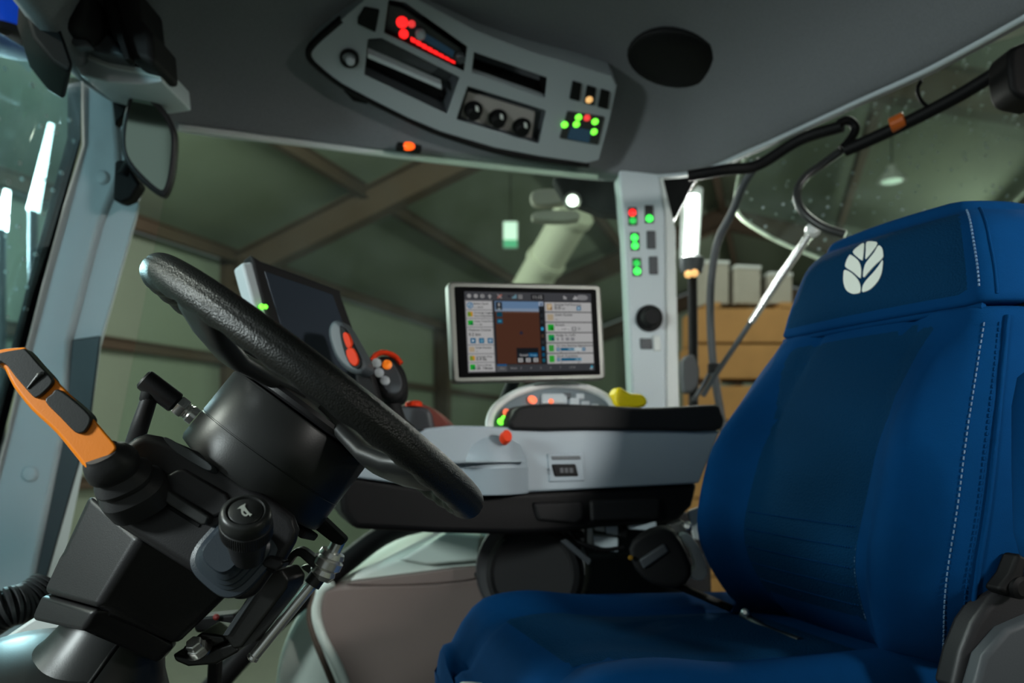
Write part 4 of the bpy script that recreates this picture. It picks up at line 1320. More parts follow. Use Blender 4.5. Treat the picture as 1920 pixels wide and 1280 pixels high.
for i, x in enumerate((0.386, 0.446, 0.506)):
    rect(x, 0.83, x + 0.036, 0.88, (165, 165, 165), 5)
    rect(x + 0.013, 0.846, x + 0.024, 0.866, (70, 70, 72), 6)
# right column
rc = [(0.12, 0.24, 'Average Fuel Economy'), (0.252, 0.37, 'Swath Number'), (0.382, 0.502, 'Remark'), (0.514, 0.634, 'Nudge +L / 0.00'), (0.646, 0.768, 'On Line Steering Aggressiveness'), (0.78, 0.905, 'Swath Acquisition')]
rect(0.612, 0.11, 1.0, 0.91, (40, 40, 42), 1)
for i, (a, b, t1) in enumerate(rc):
    rect(0.617, a, 0.995, b, WHITE, 2)
    ic = ((176, 150, 110), TAN, GRN, (24, 150, 70), (60, 150, 60), (50, 160, 50))[i]
    rect(0.632, a + 0.02, 0.682 if i in (1, 2, 3) else 0.674, b - 0.018, ic, 3)
    if i in (2, 3):
        rect(0.656, a + 0.055, 0.68, b - 0.02, (18, 120, 20) if i == 2 else (16, 90, 80), 4)
    if i == 0:
        disc(0.655, a + 0.055, 0.014, (200, 180, 150), 4)
        rect(0.662, a + 0.06, 0.674, b - 0.018, (130, 90, 40), 4)
    word(t1, 0.694, a + 0.04, 0.036, INK)
word('0.0', 0.694, 0.212, 0.062, INK)
word('L/h', 0.752, 0.212, 0.034, INK)
rect(0.875, 0.168, 0.91, 0.222, BLU, 3)
disc(0.892, 0.195, 0.009, (170, 195, 210), 4)
word('---', 0.694, 0.352, 0.04, INK)
rect(0.696, 0.44, 0.81, 0.482, (196, 196, 196), 3)
word('+L / 0.000 m', 0.704, 0.474, 0.03, INK, 4)
rect(0.828, 0.436, 0.862, 0.486, (110, 110, 112), 3)
rect(0.838, 0.446, 0.852, 0.474, (190, 190, 190), 4)
rect(0.876, 0.44, 0.898, 0.476, (146, 146, 148), 3)
for i, x in enumerate((0.70, 0.738, 0.772, 0.814)):
    rect(x, 0.572, x + (0.016 if i < 2 else 0.03), 0.612, (130, 130, 134), 3)
for y, e in ((0.70, 0.84), (0.83, 0.895)):
    rect(0.694, y, 0.72, y + 0.045, BLU, 3)
    poly([(0.712, y + 0.01), (0.712, y + 0.035), (0.7, y + 0.022)], (190, 210, 220), 4)
    rect(0.727, y + 0.003, e, y + 0.042, (14, 88, 122), 3)
    rect(e, y + 0.003, 0.9, y + 0.042, (185, 195, 198), 3)
    word('100.0%', e - 0.055, y + 0.034, 0.03, (150, 190, 205), 4)
    poly([(0.722, y + 0.056), (0.738, y + 0.056), (0.73, y + 0.068)], INK, 3)
    poly([(0.862, y + 0.056), (0.878, y + 0.056), (0.87, y + 0.068)], INK, 3)
rect(0.903, 0.70, 0.93, 0.745, BLU, 3)
poly([(0.911, 0.71), (0.911, 0.735), (0.923, 0.722)], (190, 210, 220), 4)
# bottom bar
rect(0.212, 0.912, 1.0, 1.0, (60, 62, 66), 1)
rect(0.218, 0.912, 0.295, 0.992, (84, 85, 88), 2)
rect(0.222, 0.902, 0.295, 0.925, (26, 82, 128), 3)
for i, s in enumerate(('Run', 'Work', '3', '4', '5', '6', '7', '11/14')):
    word(s, 0.244 + i * 0.078, 0.966, 0.032, (130, 130, 132))
poly([(0.975, 0.93), (0.99, 0.96), (0.965, 0.965)], (60, 160, 190), 2)
rect(0.962, 0.962, 0.982, 0.985, (150, 160, 165), 2)

c = tp_(0, 0, 0)
me = bpy.data.meshes.new('screen')
me.from_pydata([v - c for v in QV], [], QF)
at = me.color_attributes.new('ink', 'FLOAT_COLOR', 'CORNER')
li = 0
for p, col in zip(me.polygons, QC):
    for l in p.loop_indices:
        at.data[l].color = col
me.materials.append(scr)
so = bpy.data.objects.new('screen', me)
COL.objects.link(so)
so.parent = tb
so.location = c - wloc(tb)
so['label'] = 'lit guidance screen with grey tiles around a brown field map'

# ================================================================== SECOND DISPLAY AND JOYSTICK
ld_ = root('side_display', P(590, 700, 1.2), 'dark switched-off display leaning behind the steering wheel', 'display')
plL = plane3(P(478, 492, 1.12), P(636, 546, 1.22), P(520, 640, 1.12))
prism('case', smooth_closed(plL.pts([(474, 490), (490, 488), (630, 540), (640, 552), (672, 640), (704, 720), (690, 730), (540, 690), (520, 660)]), 2), plL.n * -0.03, BLACK_MATTE, ld_, bevel=0.005)
prism('side_frame', plL.pts([(453, 492), (474, 489), (502, 585), (530, 680), (512, 682), (480, 590)], -0.004), plL.n * -0.03, GREY_TRIM, ld_, bevel=0.005)
prism('screen', plL.pts([(496, 508), (624, 552), (684, 716), (548, 676)], 0.0015), plL.n * -0.003, SCREEN_OFF, ld_, bevel=0.0005, segs=1)
led(492, 574, plL, 5.5, GREEN_LIME, ld_, 0.004)
led(499, 574, plL, 4.5, GREEN_LIME, ld_, 0.004)
tube('stand', [P(620, 690, 1.22), P(640, 760, 1.24), P(650, 840, 1.26)], 0.018, BLACK_MATTE, ld_)

js = root('joystick', P(740, 800, 1.2), 'dark multi-function joystick with pale and amber buttons and dull red base shell', 'joystick')
plJ = Plane(P(728, 700, 1.16), V3((0.1, -1, 0.25)))
prism('grip_head', smooth_closed(plJ.pts([(694, 690), (700, 672), (716, 664), (738, 668), (756, 688), (764, 714), (760, 738), (742, 750), (720, 746), (704, 722)]), 3), plJ.n * -0.05, BLACK_MATTE, js, bevel=0.012, segs=5)
prism('button_panel', smooth_closed(plJ.pts([(698, 688), (704, 675), (730, 674), (746, 694), (754, 716), (748, 734), (728, 736), (712, 716)], 0.002), 3), plJ.n * -0.01, CHARCOAL, js, bevel=0.003)
tube('orange_band', plJ.pts([(696, 676), (706, 664), (722, 661), (740, 668), (752, 682)], -0.006), 0.0045, ORANGE_RED, js, n=10)
for (px, py, m_) in ((706, 681, BUTTON_GREY), (726, 684, AMBER_CAP), (711, 699, BUTTON_GREY), (722, 714, BUTTON_GREY)):
    lathe('button', plJ.at(px, py, 0.002), plJ.n, [(0.0075, 0), (0.0075, 0.003), (0.005, 0.0045), (0, 0.0048)], m_, js, n=16)
loft('neck', [[P(735 + 22 * math.cos(q * math.pi / 8) * k, y, 1.185 + 0.02 * math.sin(q * math.pi / 8)) for q in range(16)] for k, y in ((0.9, 735), (0.8, 760), (1.2, 785), (2.0, 800))], BLACK_MATTE, js)
hg = root('throttle_handle', P(650, 700, 1.12), 'grey hand throttle with two orange buttons in front of the dark display', 'lever')
plT = Plane(P(648, 645, 1.10), V3((-0.25, -1, 0.1)))
prism('grip', smooth_closed(plT.pts([(613, 625), (618, 604), (632, 598), (645, 610), (660, 636), (678, 668), (684, 690), (668, 700), (644, 690), (624, 664)]), 3), plT.n * -0.04, DARK_GREY, hg, bevel=0.01, segs=4)
prism('face_plate', smooth_closed(plT.pts([(636, 612), (646, 616), (660, 642), (676, 674), (672, 690), (656, 684), (642, 650)], 0.003), 3), plT.n * -0.01, BLACK_MATTE, hg, bevel=0.003)
prism('button', smooth_closed(plT.pts([(642, 624), (652, 624), (660, 646), (652, 654), (645, 640)], 0.006), 2), plT.n * -0.008, ORANGE_RED, hg, bevel=0.002)
prism('button', smooth_closed(plT.pts([(648, 656), (662, 652), (672, 674), (666, 686), (654, 678)], 0.006), 2), plT.n * -0.008, ORANGE_RED, hg, bevel=0.002)
prism('lower_arm', [P(a, b, 1.13) for a, b in ((664, 690), (690, 676), (704, 720), (720, 770), (690, 790), (668, 740))], V3((0, 0.03, 0)), BLACK_MATTE, hg, bevel=0.006)
# joystick base with reddish shell
jb = js
prism('shell', smooth_closed([P(a, b, 1.25) for a, b in ((744, 812), (746, 772), (760, 757), (786, 755), (812, 768), (832, 784), (846, 800), (850, 820), (800, 826))], 3), V3((0, 0.1, 0)), mat('dull_red_shell', rgb(120, 62, 52), 0.5), jb, bevel=0.012)
prism('base', smooth_closed([P(a, b, 1.235) for a, b in ((726, 812), (728, 770), (744, 760), (790, 762), (808, 776), (806, 820))], 2), V3((0, 0.09, 0)), CHARCOAL, jb, bevel=0.008)
lathe('red_button', P(776, 757, 1.24), Z, [(0.014, -0.004), (0.014, 0.002), (0.01, 0.005), (0, 0.006)], ORANGE_RED, jb, n=16)
# ================================================================== SEAT
def span(xn, xf, w):
    an, af = (xn - 960) / F, (xf - 960) / F
    d1 = w * (-W.x + W.y * af) / (an - af)
    Np = V3((an * d1, d1, 0))
    return Np, Np + W * w


def interp(tab, z):
    if z <= tab[0][0]:
        return tab[0][1:]
    for i in range(len(tab) - 1):
        a, b = tab[i], tab[i + 1]
        if z <= b[0]:
            p0 = tab[max(i - 1, 0)]
            p3 = tab[min(i + 2, len(tab) - 1)]
            t = (z - a[0]) / (b[0] - a[0])
            out = []
            for k in range(1, len(a)):
                ma = (b[k] - p0[k]) / max(1e-6, b[0] - p0[0]) * (b[0] - a[0])
                mb = (p3[k] - a[k]) / max(1e-6, p3[0] - a[0]) * (b[0] - a[0])
                h00, h10, h01, h11 = 2 * t**3 - 3 * t * t + 1, t**3 - 2 * t * t + t, -2 * t**3 + 3 * t * t, t**3 - t * t
                out.append(h00 * a[k] + h10 * ma + h01 * b[k] + h11 * mb)
            return out
    return tab[-1][1:]


# (height relative to the eye, Fx, Fy, Nx, Ny) of the cushion's far and near front edge
raw = [(-0.34, 1772, 1440, 0.36), (-0.30, 1784, 1405, 0.40), (-0.25, 1797, 1362, 0.44), (-0.18, 1814, 1324, 0.485), (-0.12, 1826, 1312, 0.505), (-0.03, 1838, 1326, 0.495),
       (0.03, 1848, 1362, 0.46), (0.10, 1858, 1408, 0.42), (0.15, 1864, 1450, 0.372), (0.19, 1860, 1466, 0.352), (0.23, 1850, 1484, 0.33), (0.265, 1840, 1504, 0.305), (0.285, 1832, 1530, 0.276), (0.315, 1822, 1575, 0.234)]
tabS = []
for z, xn, xf, w in raw:
    n_p, f_p = span(xn, xf, w)
    tabS.append((z, f_p.x, f_p.y, n_p.x, n_p.y))


def seat_front(z, t, lift=0.0, head=False):
    fx, fy, nx, ny = interp(tabS, z)
    f_, n_ = V3((fx, fy, EYE.z + z)), V3((nx, ny, EYE.z + z))
    p = f_.lerp(n_, t)
    e = min(t, 1 - t)
    if head:
        g = 0.012 * math.sin(math.pi * t) - 0.022 * max(0, 1 - e / 0.06) ** 2
    else:
        k = 1.0 if z < 0.02 else max(0.15, 1 - (z - 0.02) / 0.14)
        bol = math.exp(-((e - 0.15) / 0.085) ** 2) * 0.042 * k
        edge_ = -0.03 * max(0, 1 - e / 0.075) ** 2
        cen = 0.006 * math.cos((t - 0.5) * math.pi * 2) if e > 0.25 else 0
        groove = -0.006 * math.exp(-((e - 0.285) / 0.014) ** 2)
        g = bol + edge_ + cen + groove
        lum = 0.018 * math.exp(-((z + 0.16) / 0.08) ** 2) * (1 if e > 0.25 else 0.6)
        g += lum
    return p - U * (g + lift)


NF = 49


def seat_ring(z, thick, head=False, k=1.0, drop=0.0):
    fr = [seat_front(z, i / (NF - 1), 0, head) for i in range(NF)]
    f0, n0_ = fr[0], fr[-1]
    w_ = (n0_ - f0)
    out = list(fr)
    # near side, back, far side
    for a in (0.12, 0.3, 0.5, 0.7, 0.88):
        out.append(n0_ + U * (thick * a) - W * 0.012 * math.sin(math.pi * a))
    for i in range(9):
        t = i / 8
        q = n0_.lerp(f0, 0.06 + 0.88 * t) + U * (thick * (1.0 + 0.15 * math.sin(math.pi * t)))
        out.append(q)
    for a in (0.88, 0.7, 0.5, 0.3, 0.12):
        out.append(f0 + U * (thick * a) + W * 0.012 * math.sin(math.pi * a))
    if k != 1.0 or drop:
        c = sum(out, V3()) / len(out)
        out = [c + (p - c) * k + Z * drop for p in out]
    return out


seat = root('driver_seat', V3((0.3, 0.95, 0.0)), 'blue upholstered driver seat with high backrest and white leaf emblem', 'seat')
zs = [-0.34 + i * (0.486 / 30) for i in range(31)]
rg = [seat_ring(-0.34, 0.10, k=0.86, drop=-0.012), seat_ring(-0.34, 0.10, k=0.95, drop=-0.004)] + [seat_ring(z, 0.115) for z in zs] + [seat_ring(0.148, 0.115, k=0.97, drop=0.003), seat_ring(0.148, 0.115, k=0.90, drop=0.006)]
back_o = loft('backrest', rg, BLUE_FABRIC, seat, smooth=70)
zh = [0.160 + i * (0.132 / 16) for i in range(17)]
hr_ = [seat_ring(0.158, 0.115, True, 0.92, -0.004), seat_ring(0.158, 0.115, True, 0.98, -0.001)] + [seat_ring(z, 0.115, True) for z in zh]
hr_ += [seat_ring(0.292, 0.115, True, 0.975, 0.007), seat_ring(0.292, 0.115, True, 0.92, 0.0125), seat_ring(0.292, 0.115, True, 0.8, 0.0155), seat_ring(0.292, 0.115, True, 0.4, 0.016), seat_ring(0.292, 0.115, True, 0.05, 0.016)]
head_o = loft('headrest', hr_, BLUE_FABRIC, seat, smooth=75)


def patch(name, z0, z1, t0, t1, lift, m, parent, nz=24, nt_=20, head=False, shape=None):
    vs, fs = [], []
    for i in range(nz + 1):
        z = z0 + (z1 - z0) * i / nz
        a, b = (t0, t1) if shape is None else shape(i / nz)
        for j in range(nt_ + 1):
            e = min(j, nt_ - j, i, nz - i)
            vs.append(seat_front(z, a + (b - a) * j / nt_, lift if e > 0 else -0.001, head))
    for i in range(nz):
        for j in range(nt_):
            k = i * (nt_ + 1) + j
            fs.append((k, k + 1, k + nt_ + 2, k + nt_ + 1))
    return mk(name, vs, fs, m, parent, smooth=75)


patch('centre_panel', -0.24, 0.142, 0.27, 0.73, 0.0022, BLUE_MESH, seat, shape=lambda f: (0.275 - 0.13 * max(0, (f - 0.62) / 0.38) ** 1.6, 0.725 + 0.12 * max(0, (f - 0.62) / 0.38) ** 1.6))
patch('head_panel', 0.166, 0.286, 0.05, 0.93, 0.0022, BLUE_MESH, seat, nz=16, head=True)


def stitches(name, fn, n, m, parent, r=0.0009, duty=0.6):
    vs, fs = [], []
    for i in range(n):
        a, b = fn(i / n), fn((i + duty) / n)
        d = (b - a).normalized()
        x, y = frame_of(d)
        k = len(vs)
        for p in (a, b):
            for q in range(5):
                g = 2 * math.pi * q / 5
                vs.append(p + (x * math.cos(g) + y * math.sin(g)) * r)
        fs += [(k + q, k + (q + 1) % 5, k + 5 + (q + 1) % 5, k + 5 + q) for q in range(5)]
        fs += [tuple(k + q for q in range(5)), tuple(k + 9 - q for q in range(5))]
    o = mk(name, vs, fs, m, parent, smooth=0)
    o['kind'] = 'stuff'
    return o


stitches('bolster_stitching', lambda f: seat_front(-0.33 + 0.465 * f, 0.962, 0.0012), 70, THREAD, seat)
stitches('bolster_stitching', lambda f: seat_front(-0.33 + 0.465 * f, 0.985, 0.0010), 70, MATS['blue_upholstery'], seat)
stitches('head_stitching', lambda f: seat_front(0.175 + 0.115 * f, 0.955, 0.0012, True), 22, THREAD, head_o, r=0.0012)
for i in range(5):
    z = -0.215 + i * 0.026
    stitches('panel_stitching', lambda f, z=z: seat_front(z, 0.29 + 0.42 * f, 0.0026), 60, MATS['blue_upholstery'], seat, r=0.001)
stitches('panel_stitching', lambda f: seat_front(-0.235 + 0.2 * f, 0.715, 0.0026), 40, THREAD, seat, r=0.0007)
# piping along near bolster and head side seam
tube('piping', [seat_front(-0.33 + 0.47 * i / 12, 0.995, 0.001) for i in range(13)], 0.003, BLUE_FABRIC, seat, n=8, per=3)
tube('head_piping', [seat_front(0.165 + 0.128 * i / 8, 0.985, -0.0006, True) for i in range(9)], 0.0018, BLUE_FABRIC, head_o, n=8, per=3)
tube('head_seam', [seat_front(0.152, 0.03 + 0.92 * i / 14, -0.009, True) for i in range(15)], 0.005, BLUE_FABRIC, seat, n=8, per=2)

# white leaf emblem on the headrest, laid on the cloth
emb = [[(320, 425), (400, 340), (480, 295), (485, 380), (470, 520), (455, 545), (400, 510)],
       [(520, 285), (600, 268), (690, 295), (600, 430), (530, 510), (510, 520), (515, 400)],
       [(285, 465), (370, 520), (420, 580), (445, 680), (440, 790), (420, 810), (330, 730), (215, 650), (215, 580), (250, 500)],
       [(705, 325), (760, 370), (775, 450), (765, 510), (650, 620), (560, 720), (500, 790), (475, 790), (480, 700), (510, 600), (560, 530), (640, 430)],
       [(195, 695), (260, 710), (350, 780), (410, 860), (435, 940), (430, 1020), (380, 1045), (300, 1045), (220, 990), (180, 880), (180, 760)],
       [(765, 545), (770, 620), (745, 760), (680, 880), (580, 980), (490, 1020), (460, 1010), (470, 930), (520, 850), (620, 740), (700, 640)]]
hv, hf = [], []
NZ, NT = 30, 40
for i in range(NZ + 1):
    for j in range(NT + 1):
        hv.append(seat_front(0.162 + 0.133 * i / NZ, 0.03 + 0.94 * j / NT, 0.0022, True))
for i in range(NZ):
    for j in range(NT):
        k = i * (NT + 1) + j
        hf.append((k, k + 1, k + NT + 2, k + NT + 1))
hb_ = BVHTree.FromPolygons(hv, hf)
ev, ef = [], []
for pet in emb:
    pl2 = [V3((1560 + a / 8, 420 + b / 8, 0)) for a, b in pet]
    pl2 = smooth_closed(pl2, 3)
    k0 = len(ev)
    n = len(pl2)
    top, bot = [], []
    ok = True
    for q in pl2:
        r = (P(q.x, q.y, 1.0) - EYE).normalized()
        h = hb_.ray_cast(EYE, r)
        if h[0] is None:
            ok = False
            break
        nn = h[1] if h[1].dot(r) < 0 else -h[1]
        top.append(h[0] + nn * 0.0012)
        bot.append(h[0] - nn * 0.001)
    if not ok:
        continue
    ev += top + bot
    for t in tessellate_polygon([pl2]):
        ef.append(tuple(k0 + i for i in t))
    ef += [(k0 + i, k0 + (i + 1) % n, k0 + (i + 1) % n + n, k0 + i + n) for i in range(n)]
if ev:
    e_o = mk('leaf_emblem', ev, ef, WHITE_PRINT, head_o, smooth=0)
    e_o['label'] = 'white wheat-leaf emblem'

# ---- seat cushion
cF = span(1784, 1405, 0.40)
fb, nb_ = cF[1], cF[0]
mid = (fb + nb_) / 2 - W * 0.0
L_, Wd = 0.525, 0.50
org = mid - U * 0.02


def cushion(s, t, under=False):
    """s: 0 at the back, 1 at the front lip; t: -1 near side, 1 far side."""
    hw = Wd / 2 * (0.90 + 0.10 * math.sin(math.pi * min(1, s * 0.9)))
    x = org - U * (s * L_) + W * (t * hw)
    e = 1 - abs(t)
    z = -0.285 + 0.020 * s + 0.018 * math.exp(-((abs(t) - 0.78) / 0.16) ** 2)
    z -= 0.050 * max(0, 1 - e / 0.14) ** 2
    z -= 0.060 * max(0, (s - 0.88) / 0.12) ** 2
    z += 0.012 * math.exp(-((s - 0.78) / 0.14) ** 2)
    z -= 0.008 * math.exp(-((abs(t) - 0.5) / 0.025) ** 2)
    return V3((x.x, x.y, EYE.z + z))


rg = []
NS = 30
for i in range(NS + 1):
    s = i / NS
    top = [cushion(s, -1 + 2 * j / 32) for j in range(33)]
    lowz = EYE.z - 0.40
    a, b = top[-1].copy(), top[0].copy()
    bot = []
    for j in range(9):
        p = a.lerp(b, j / 8)
        bot.append(V3((p.x, p.y, lowz)) )
    ml_ = [V3((a.x, a.y, EYE.z - 0.355)) + W * 0.008]
    mr2 = [V3((b.x, b.y, EYE.z - 0.355)) - W * 0.008]
    rg.append(top + ml_ + bot + mr2)


def shrink_ring(r, du, dz0, k):
    c = sum(r, V3()) / len(r)
    return [V3((c.x, c.y, c.z - 0.015)) + (p - V3((c.x, c.y, c.z - 0.015))) * k - U * du for p in r]


rg += [shrink_ring(rg[-1], 0.014, 0, 0.97), shrink_ring(rg[-1], 0.024, 0, 0.88), shrink_ring(rg[-1], 0.029, 0, 0.70), shrink_ring(rg[-1], 0.031, 0, 0.3)]
loft('cushion', rg, BLUE_FABRIC, seat, smooth=75)
vs, fs = [], []
for i in range(17):
    for j in range(21):
        p = cushion(0.08 + 0.86 * i / 16, -0.47 + 0.94 * j / 20)
        e = min(i, 16 - i, j, 20 - j)
        vs.append(p + Z * (0.0025 if e else -0.002))
for i in range(16):
    for j in range(20):
        k = i * 21 + j
        fs.append((k, k + 1, k + 22, k + 21))
mk('cushion_panel', vs, fs, BLUE_MESH, seat, smooth=75)
# white height knob under the cushion front
kp0 = P(874, 1298, 0.97)
lathe('adjuster_knob', kp0, V3((-0.7, -0.6, 0.2)), [(0.012, -0.03), (0.0135, -0.01), (0.0135, 0.006), (0.009, 0.013), (0, 0.016)], PALE_TRIM, seat, n=20)
# seat base and suspension
sb0 = org - U * 0.22
box('seat_pan', V3((sb0.x, sb0.y, EYE.z - 0.425)), U * 0.21, W * 0.20, Z * 0.028, BLACK_MATTE, seat, bevel=0.01)
rg = []
for k in range(9):
    f_ = k / 8
    e = 0.17 + (0.016 if k % 2 else 0.0)
    zz = EYE.z - 0.45 - (EYE.z - 0.45 - 0.02) * f_
    rg.append([V3((sb0.x, sb0.y, zz)) + U * a * e + W * b * e for a, b in ((-1, -1), (1, -1), (1, 1), (-1, 1))])
loft('suspension_bellows', rg, BLACK_RUBBER, seat, smooth=20, bevel=0.008)
# recliner cover on the near side, low at the right edge of the picture
rc_ = [(1788, 1296), (1806, 1222), (1828, 1168), (1862, 1120), (1900, 1090), (1960, 1070), (1990, 1180), (1960, 1296)]
prism('recliner_cover', [P(a, b, 0.80) for a, b in rc_], W * 0.03, BLACK_PLASTIC, seat, bevel=0.008)
prism('recliner_panel', [P(a, b, 0.785) for a, b in ((1826, 1300), (1846, 1230), (1890, 1180), (1960, 1150), (1980, 1300))], W * 0.02, CHARCOAL, seat, bevel=0.006)
lathe('recliner_pivot', P(1905, 1100, 0.79), V3((0.3, -1, 0)), [(0.012, -0.01), (0.012, 0.006), (0.008, 0.009), (0, 0.009)], DEEP_BLACK, seat, n=24)
prism('recliner_lever', [P(a, b, 0.785) for a, b in ((1872, 1106), (1896, 1076), (1912, 1036), (1930, 1044), (1922, 1090), (1892, 1120))], W * 0.02, DEEP_BLACK, seat, bevel=0.005)
# folded-up blue armrest at the right edge
rg = []
for (y, hw, hd_) in ((690, 0.016, 0.02), (705, 0.024, 0.03), (760, 0.028, 0.036), (880, 0.028, 0.036), (1000, 0.027, 0.034), (1045, 0.022, 0.028), (1058, 0.012, 0.016)):
    c_ = P(1968, y, 0.72)
    rg.append([c_ + V3((math.cos(q * math.pi / 10) * hw, math.sin(q * math.pi / 10) * hd_, 0)) for q in range(20)])
loft('armrest', rg, BLUE_FABRIC, seat, smooth=75)
lathe('armrest_hinge', P(1958, 580, 0.86), V3((0.2, -1, 0)), [(0.022, -0.03), (0.022, 0.0), (0.016, 0.005), (0, 0.005)], DEEP_BLACK, seat, n=20)
# metal rail at the joint of back and cushion
jr = [P(1392, 1152, 1.16), P(1440, 1180, 1.10), P(1500, 1202, 1.03)]
tube('joint_rail', jr, 0.006, STEEL, seat, n=10)
lathe('joint_bolt', P(1397, 1148, 1.14), V3((-0.4, -1, 0.3)), [(0.006, 0), (0.006, 0.004), (0.003, 0.006), (0, 0.006)], CHROME, seat, n=12)

# ================================================================== BELT, LEVERS AND CASES BETWEEN SEAT AND CONSOLE
wm = root('belt_reel', P(990, 1100, 1.30), 'big round black cover below the console, left of the buckle', 'cover')
wx = V3((-0.25, -1, 0.15)).normalized()
lathe('drum', P(1000, 1075, 1.34), wx, [(0.0, -0.06), (0.085, -0.06), (0.088, 0.0), (0.085, 0.012), (0.076, 0.016), (0.07, 0.012), (0.03, 0.01), (0, 0.01)], BLACK_MATTE, wm, n=40)
lathe('guard', P(995, 1068, 1.35), wx, [(0.093, -0.05), (0.102, -0.05), (0.104, 0.0), (0.1, 0.008), (0.093, 0.006)], BLACK_RUBBER, wm, n=40)
prism('stay', [P(a, b, 1.31) for a, b in ((1050, 1014), (1062, 1010), (1110, 1050), (1104, 1060))], V3((0, 0.01, 0)), CHARCOAL, wm, bevel=0.002)
bc = root('belt_buckle', P(1240, 1090, 1.22), 'black seat belt buckle tilted beside the seat cushion', 'buckle')
prism('case', smooth_closed([P(a, b, 1.20) for a, b in ((1178, 1030), (1196, 1004), (1236, 988), (1262, 996), (1288, 1040), (1296, 1080), (1270, 1104), (1222, 1096), (1190, 1068))], 2), V3((0.01, 0.04, 0)), BLACK_MATTE, bc, bevel=0.01)
prism('release_button', [P(a, b, 1.195) for a, b in ((1198, 1050), (1246, 1018), (1256, 1034), (1208, 1068))], V3((0, 0.012, 0)), CHARCOAL, bc, bevel=0.004)
tube('strap', [P(1250, 1090, 1.23), P(1300, 1110, 1.22), P(1370, 1140, 1.19)], 0.018, DEEP_BLACK, bc, n=12, flat=0.3)
lathe('amber_stud', P(1182, 1045, 1.195), V3((0, -1, 0.2)), [(0.004, 0), (0.004, 0.002), (0, 0.003)], mat('brass_stud', rgb(150, 110, 30), 0.4, metal=0.6), bc, n=12)
wlv = root('white_lever', P(1306, 1085, 1.22), 'curved white lever beside the lower backrest', 'lever')
prism('blade', smooth_closed([P(a, b, 1.245) for a, b in ((1276, 1004), (1290, 1000), (1308, 1020), (1322, 1050), (1326, 1076), (1316, 1088), (1298, 1084), (1296, 1074), (1304, 1060), (1296, 1034))], 3), V3((0, 0.02, 0)), PALE_TRIM, wlv, bevel=0.004)
lathe('pivot_ball', P(1289, 986, 1.24), V3((-0.3, -1, 0.3)), [(0.0, -0.006), (0.006, -0.003), (0.0075, 0.002), (0.005, 0.007), (0, 0.008)], CHROME, wlv, n=16)
prism('pivot_arm', [P(a, b, 1.26) for a, b in ((1252, 984), (1278, 974), (1300, 990), (1290, 1008), (1262, 1000))], V3((0, 0.02, 0)), STEEL, wlv, bevel=0.004)
vbx = root('valve_block', P(1110, 1030, 1.36), 'grey metal fittings and wiring block under the console', 'fitting')
for i, (x0_, y0_, x1_, y1_, m_) in enumerate(((1066, 984, 1098, 1020, STEEL), (1100, 984, 1112, 1028, PALE_TRIM), (1114, 978, 1134, 998, PALE_TRIM), (1136, 980, 1160, 1004, GREY_TRIM), (1112, 1004, 1160, 1036, GREY_TRIM), (1160, 984, 1176, 1010, DEEP_BLACK), (1178, 974, 1232, 996, GREY_TRIM), (1072, 994, 1096, 1010, DEEP_BLACK))):
    prism(('bracket_plate', 'terminal', 'connector', 'clamp', 'block', 'relay', 'side_plate', 'plug')[i], [P(a, b, 1.37 - 0.004 * i) for a, b in ((x0_, y0_), (x1_, y0_ + 4), (x1_, y1_), (x0_, y1_ - 4))], V3((0, 0.03, 0)), m_, vbx, bevel=0.003, segs=2)
tube('wire', [P(1060, 1000, 1.34), P(1090, 1018, 1.33), P(1130, 1030, 1.33), P(1170, 1026, 1.33)], 0.004, DEEP_BLACK, vbx, n=8)
prism('rear_plate', [P(a, b, 1.50) for a, b in ((1040, 970), (1330, 960), (1335, 1130), (1040, 1130))], V3((0, 0.02, 0)), BLACK_MATTE, vbx, bevel=0.003)
prism('light_plate', [P(a, b, 1.40) for a, b in ((1290, 958), (1340, 940), (1345, 1020), (1300, 1010))], V3((0, 0.01, 0)), PALE_TRIM, vbx, bevel=0.003)
prism('pedestal', [P(a, b, 1.48) for a, b in ((985, 1040), (1330, 1040), (1345, 1300), (985, 1300))], V3((0, 0.08, 0)), BLACK_MATTE, vbx, bevel=0.008)

# ---- pale wheel-arch panel at the bottom centre
wa_ = root('wheel_arch', P(700, 1250, 1.4), 'pale rounded wheel-arch panel below the side window', 'wheel arch')
def arch_ring(px0, px1, y0, y1, d, th_):
    pass
rgA = []
for (cx0, cy0, cx1, cy1, d) in ((515, 1290, 742, 1040, 1.5), (592, 1300, 770, 1064, 1.42)):
    pass
A1 = [(512, 1300), (520, 1240), (544, 1176), (580, 1124), (622, 1092), (700, 1060), (780, 1030), (900, 1000), (960, 1000), (960, 1320), (512, 1320)]
prism('outer_panel', smooth_open([P(a, b, 1.46) for a, b in A1[:9]], 4) + [P(960, 1340, 1.46), P(512, 1340, 1.46)], V3((0.02, 0.2, 0.04)), PALE_PANEL, wa_, bevel=0.03, segs=6)
A2 = [(650, 1310), (622, 1240), (602, 1180), (598, 1140), (606, 1106), (640, 1096), (720, 1092), (800, 1090), (890, 1080)]
prism('inner_panel', smooth_open([P(a, b, 1.42) for a, b in A2], 4) + [P(960, 1080, 1.42), P(960, 1340, 1.42)], V3((0.0, 0.10, 0.0)), PINK_GREY, wa_, bevel=0.012, segs=5)
tube('lip', [P(a, b, 1.425) for a, b in ((664, 1320), (636, 1250), (604, 1190), (592, 1146), (600, 1108), (622, 1090))], 0.011, PALE_PANEL, wa_, n=12)
tube('lip_seal', [P(a, b, 1.42) for a, b in ((640, 1320), (612, 1252), (590, 1196), (580, 1150), (590, 1108))], 0.006, mat('brown_rubber', rgb(70, 58, 48), 0.7), wa_, n=10)
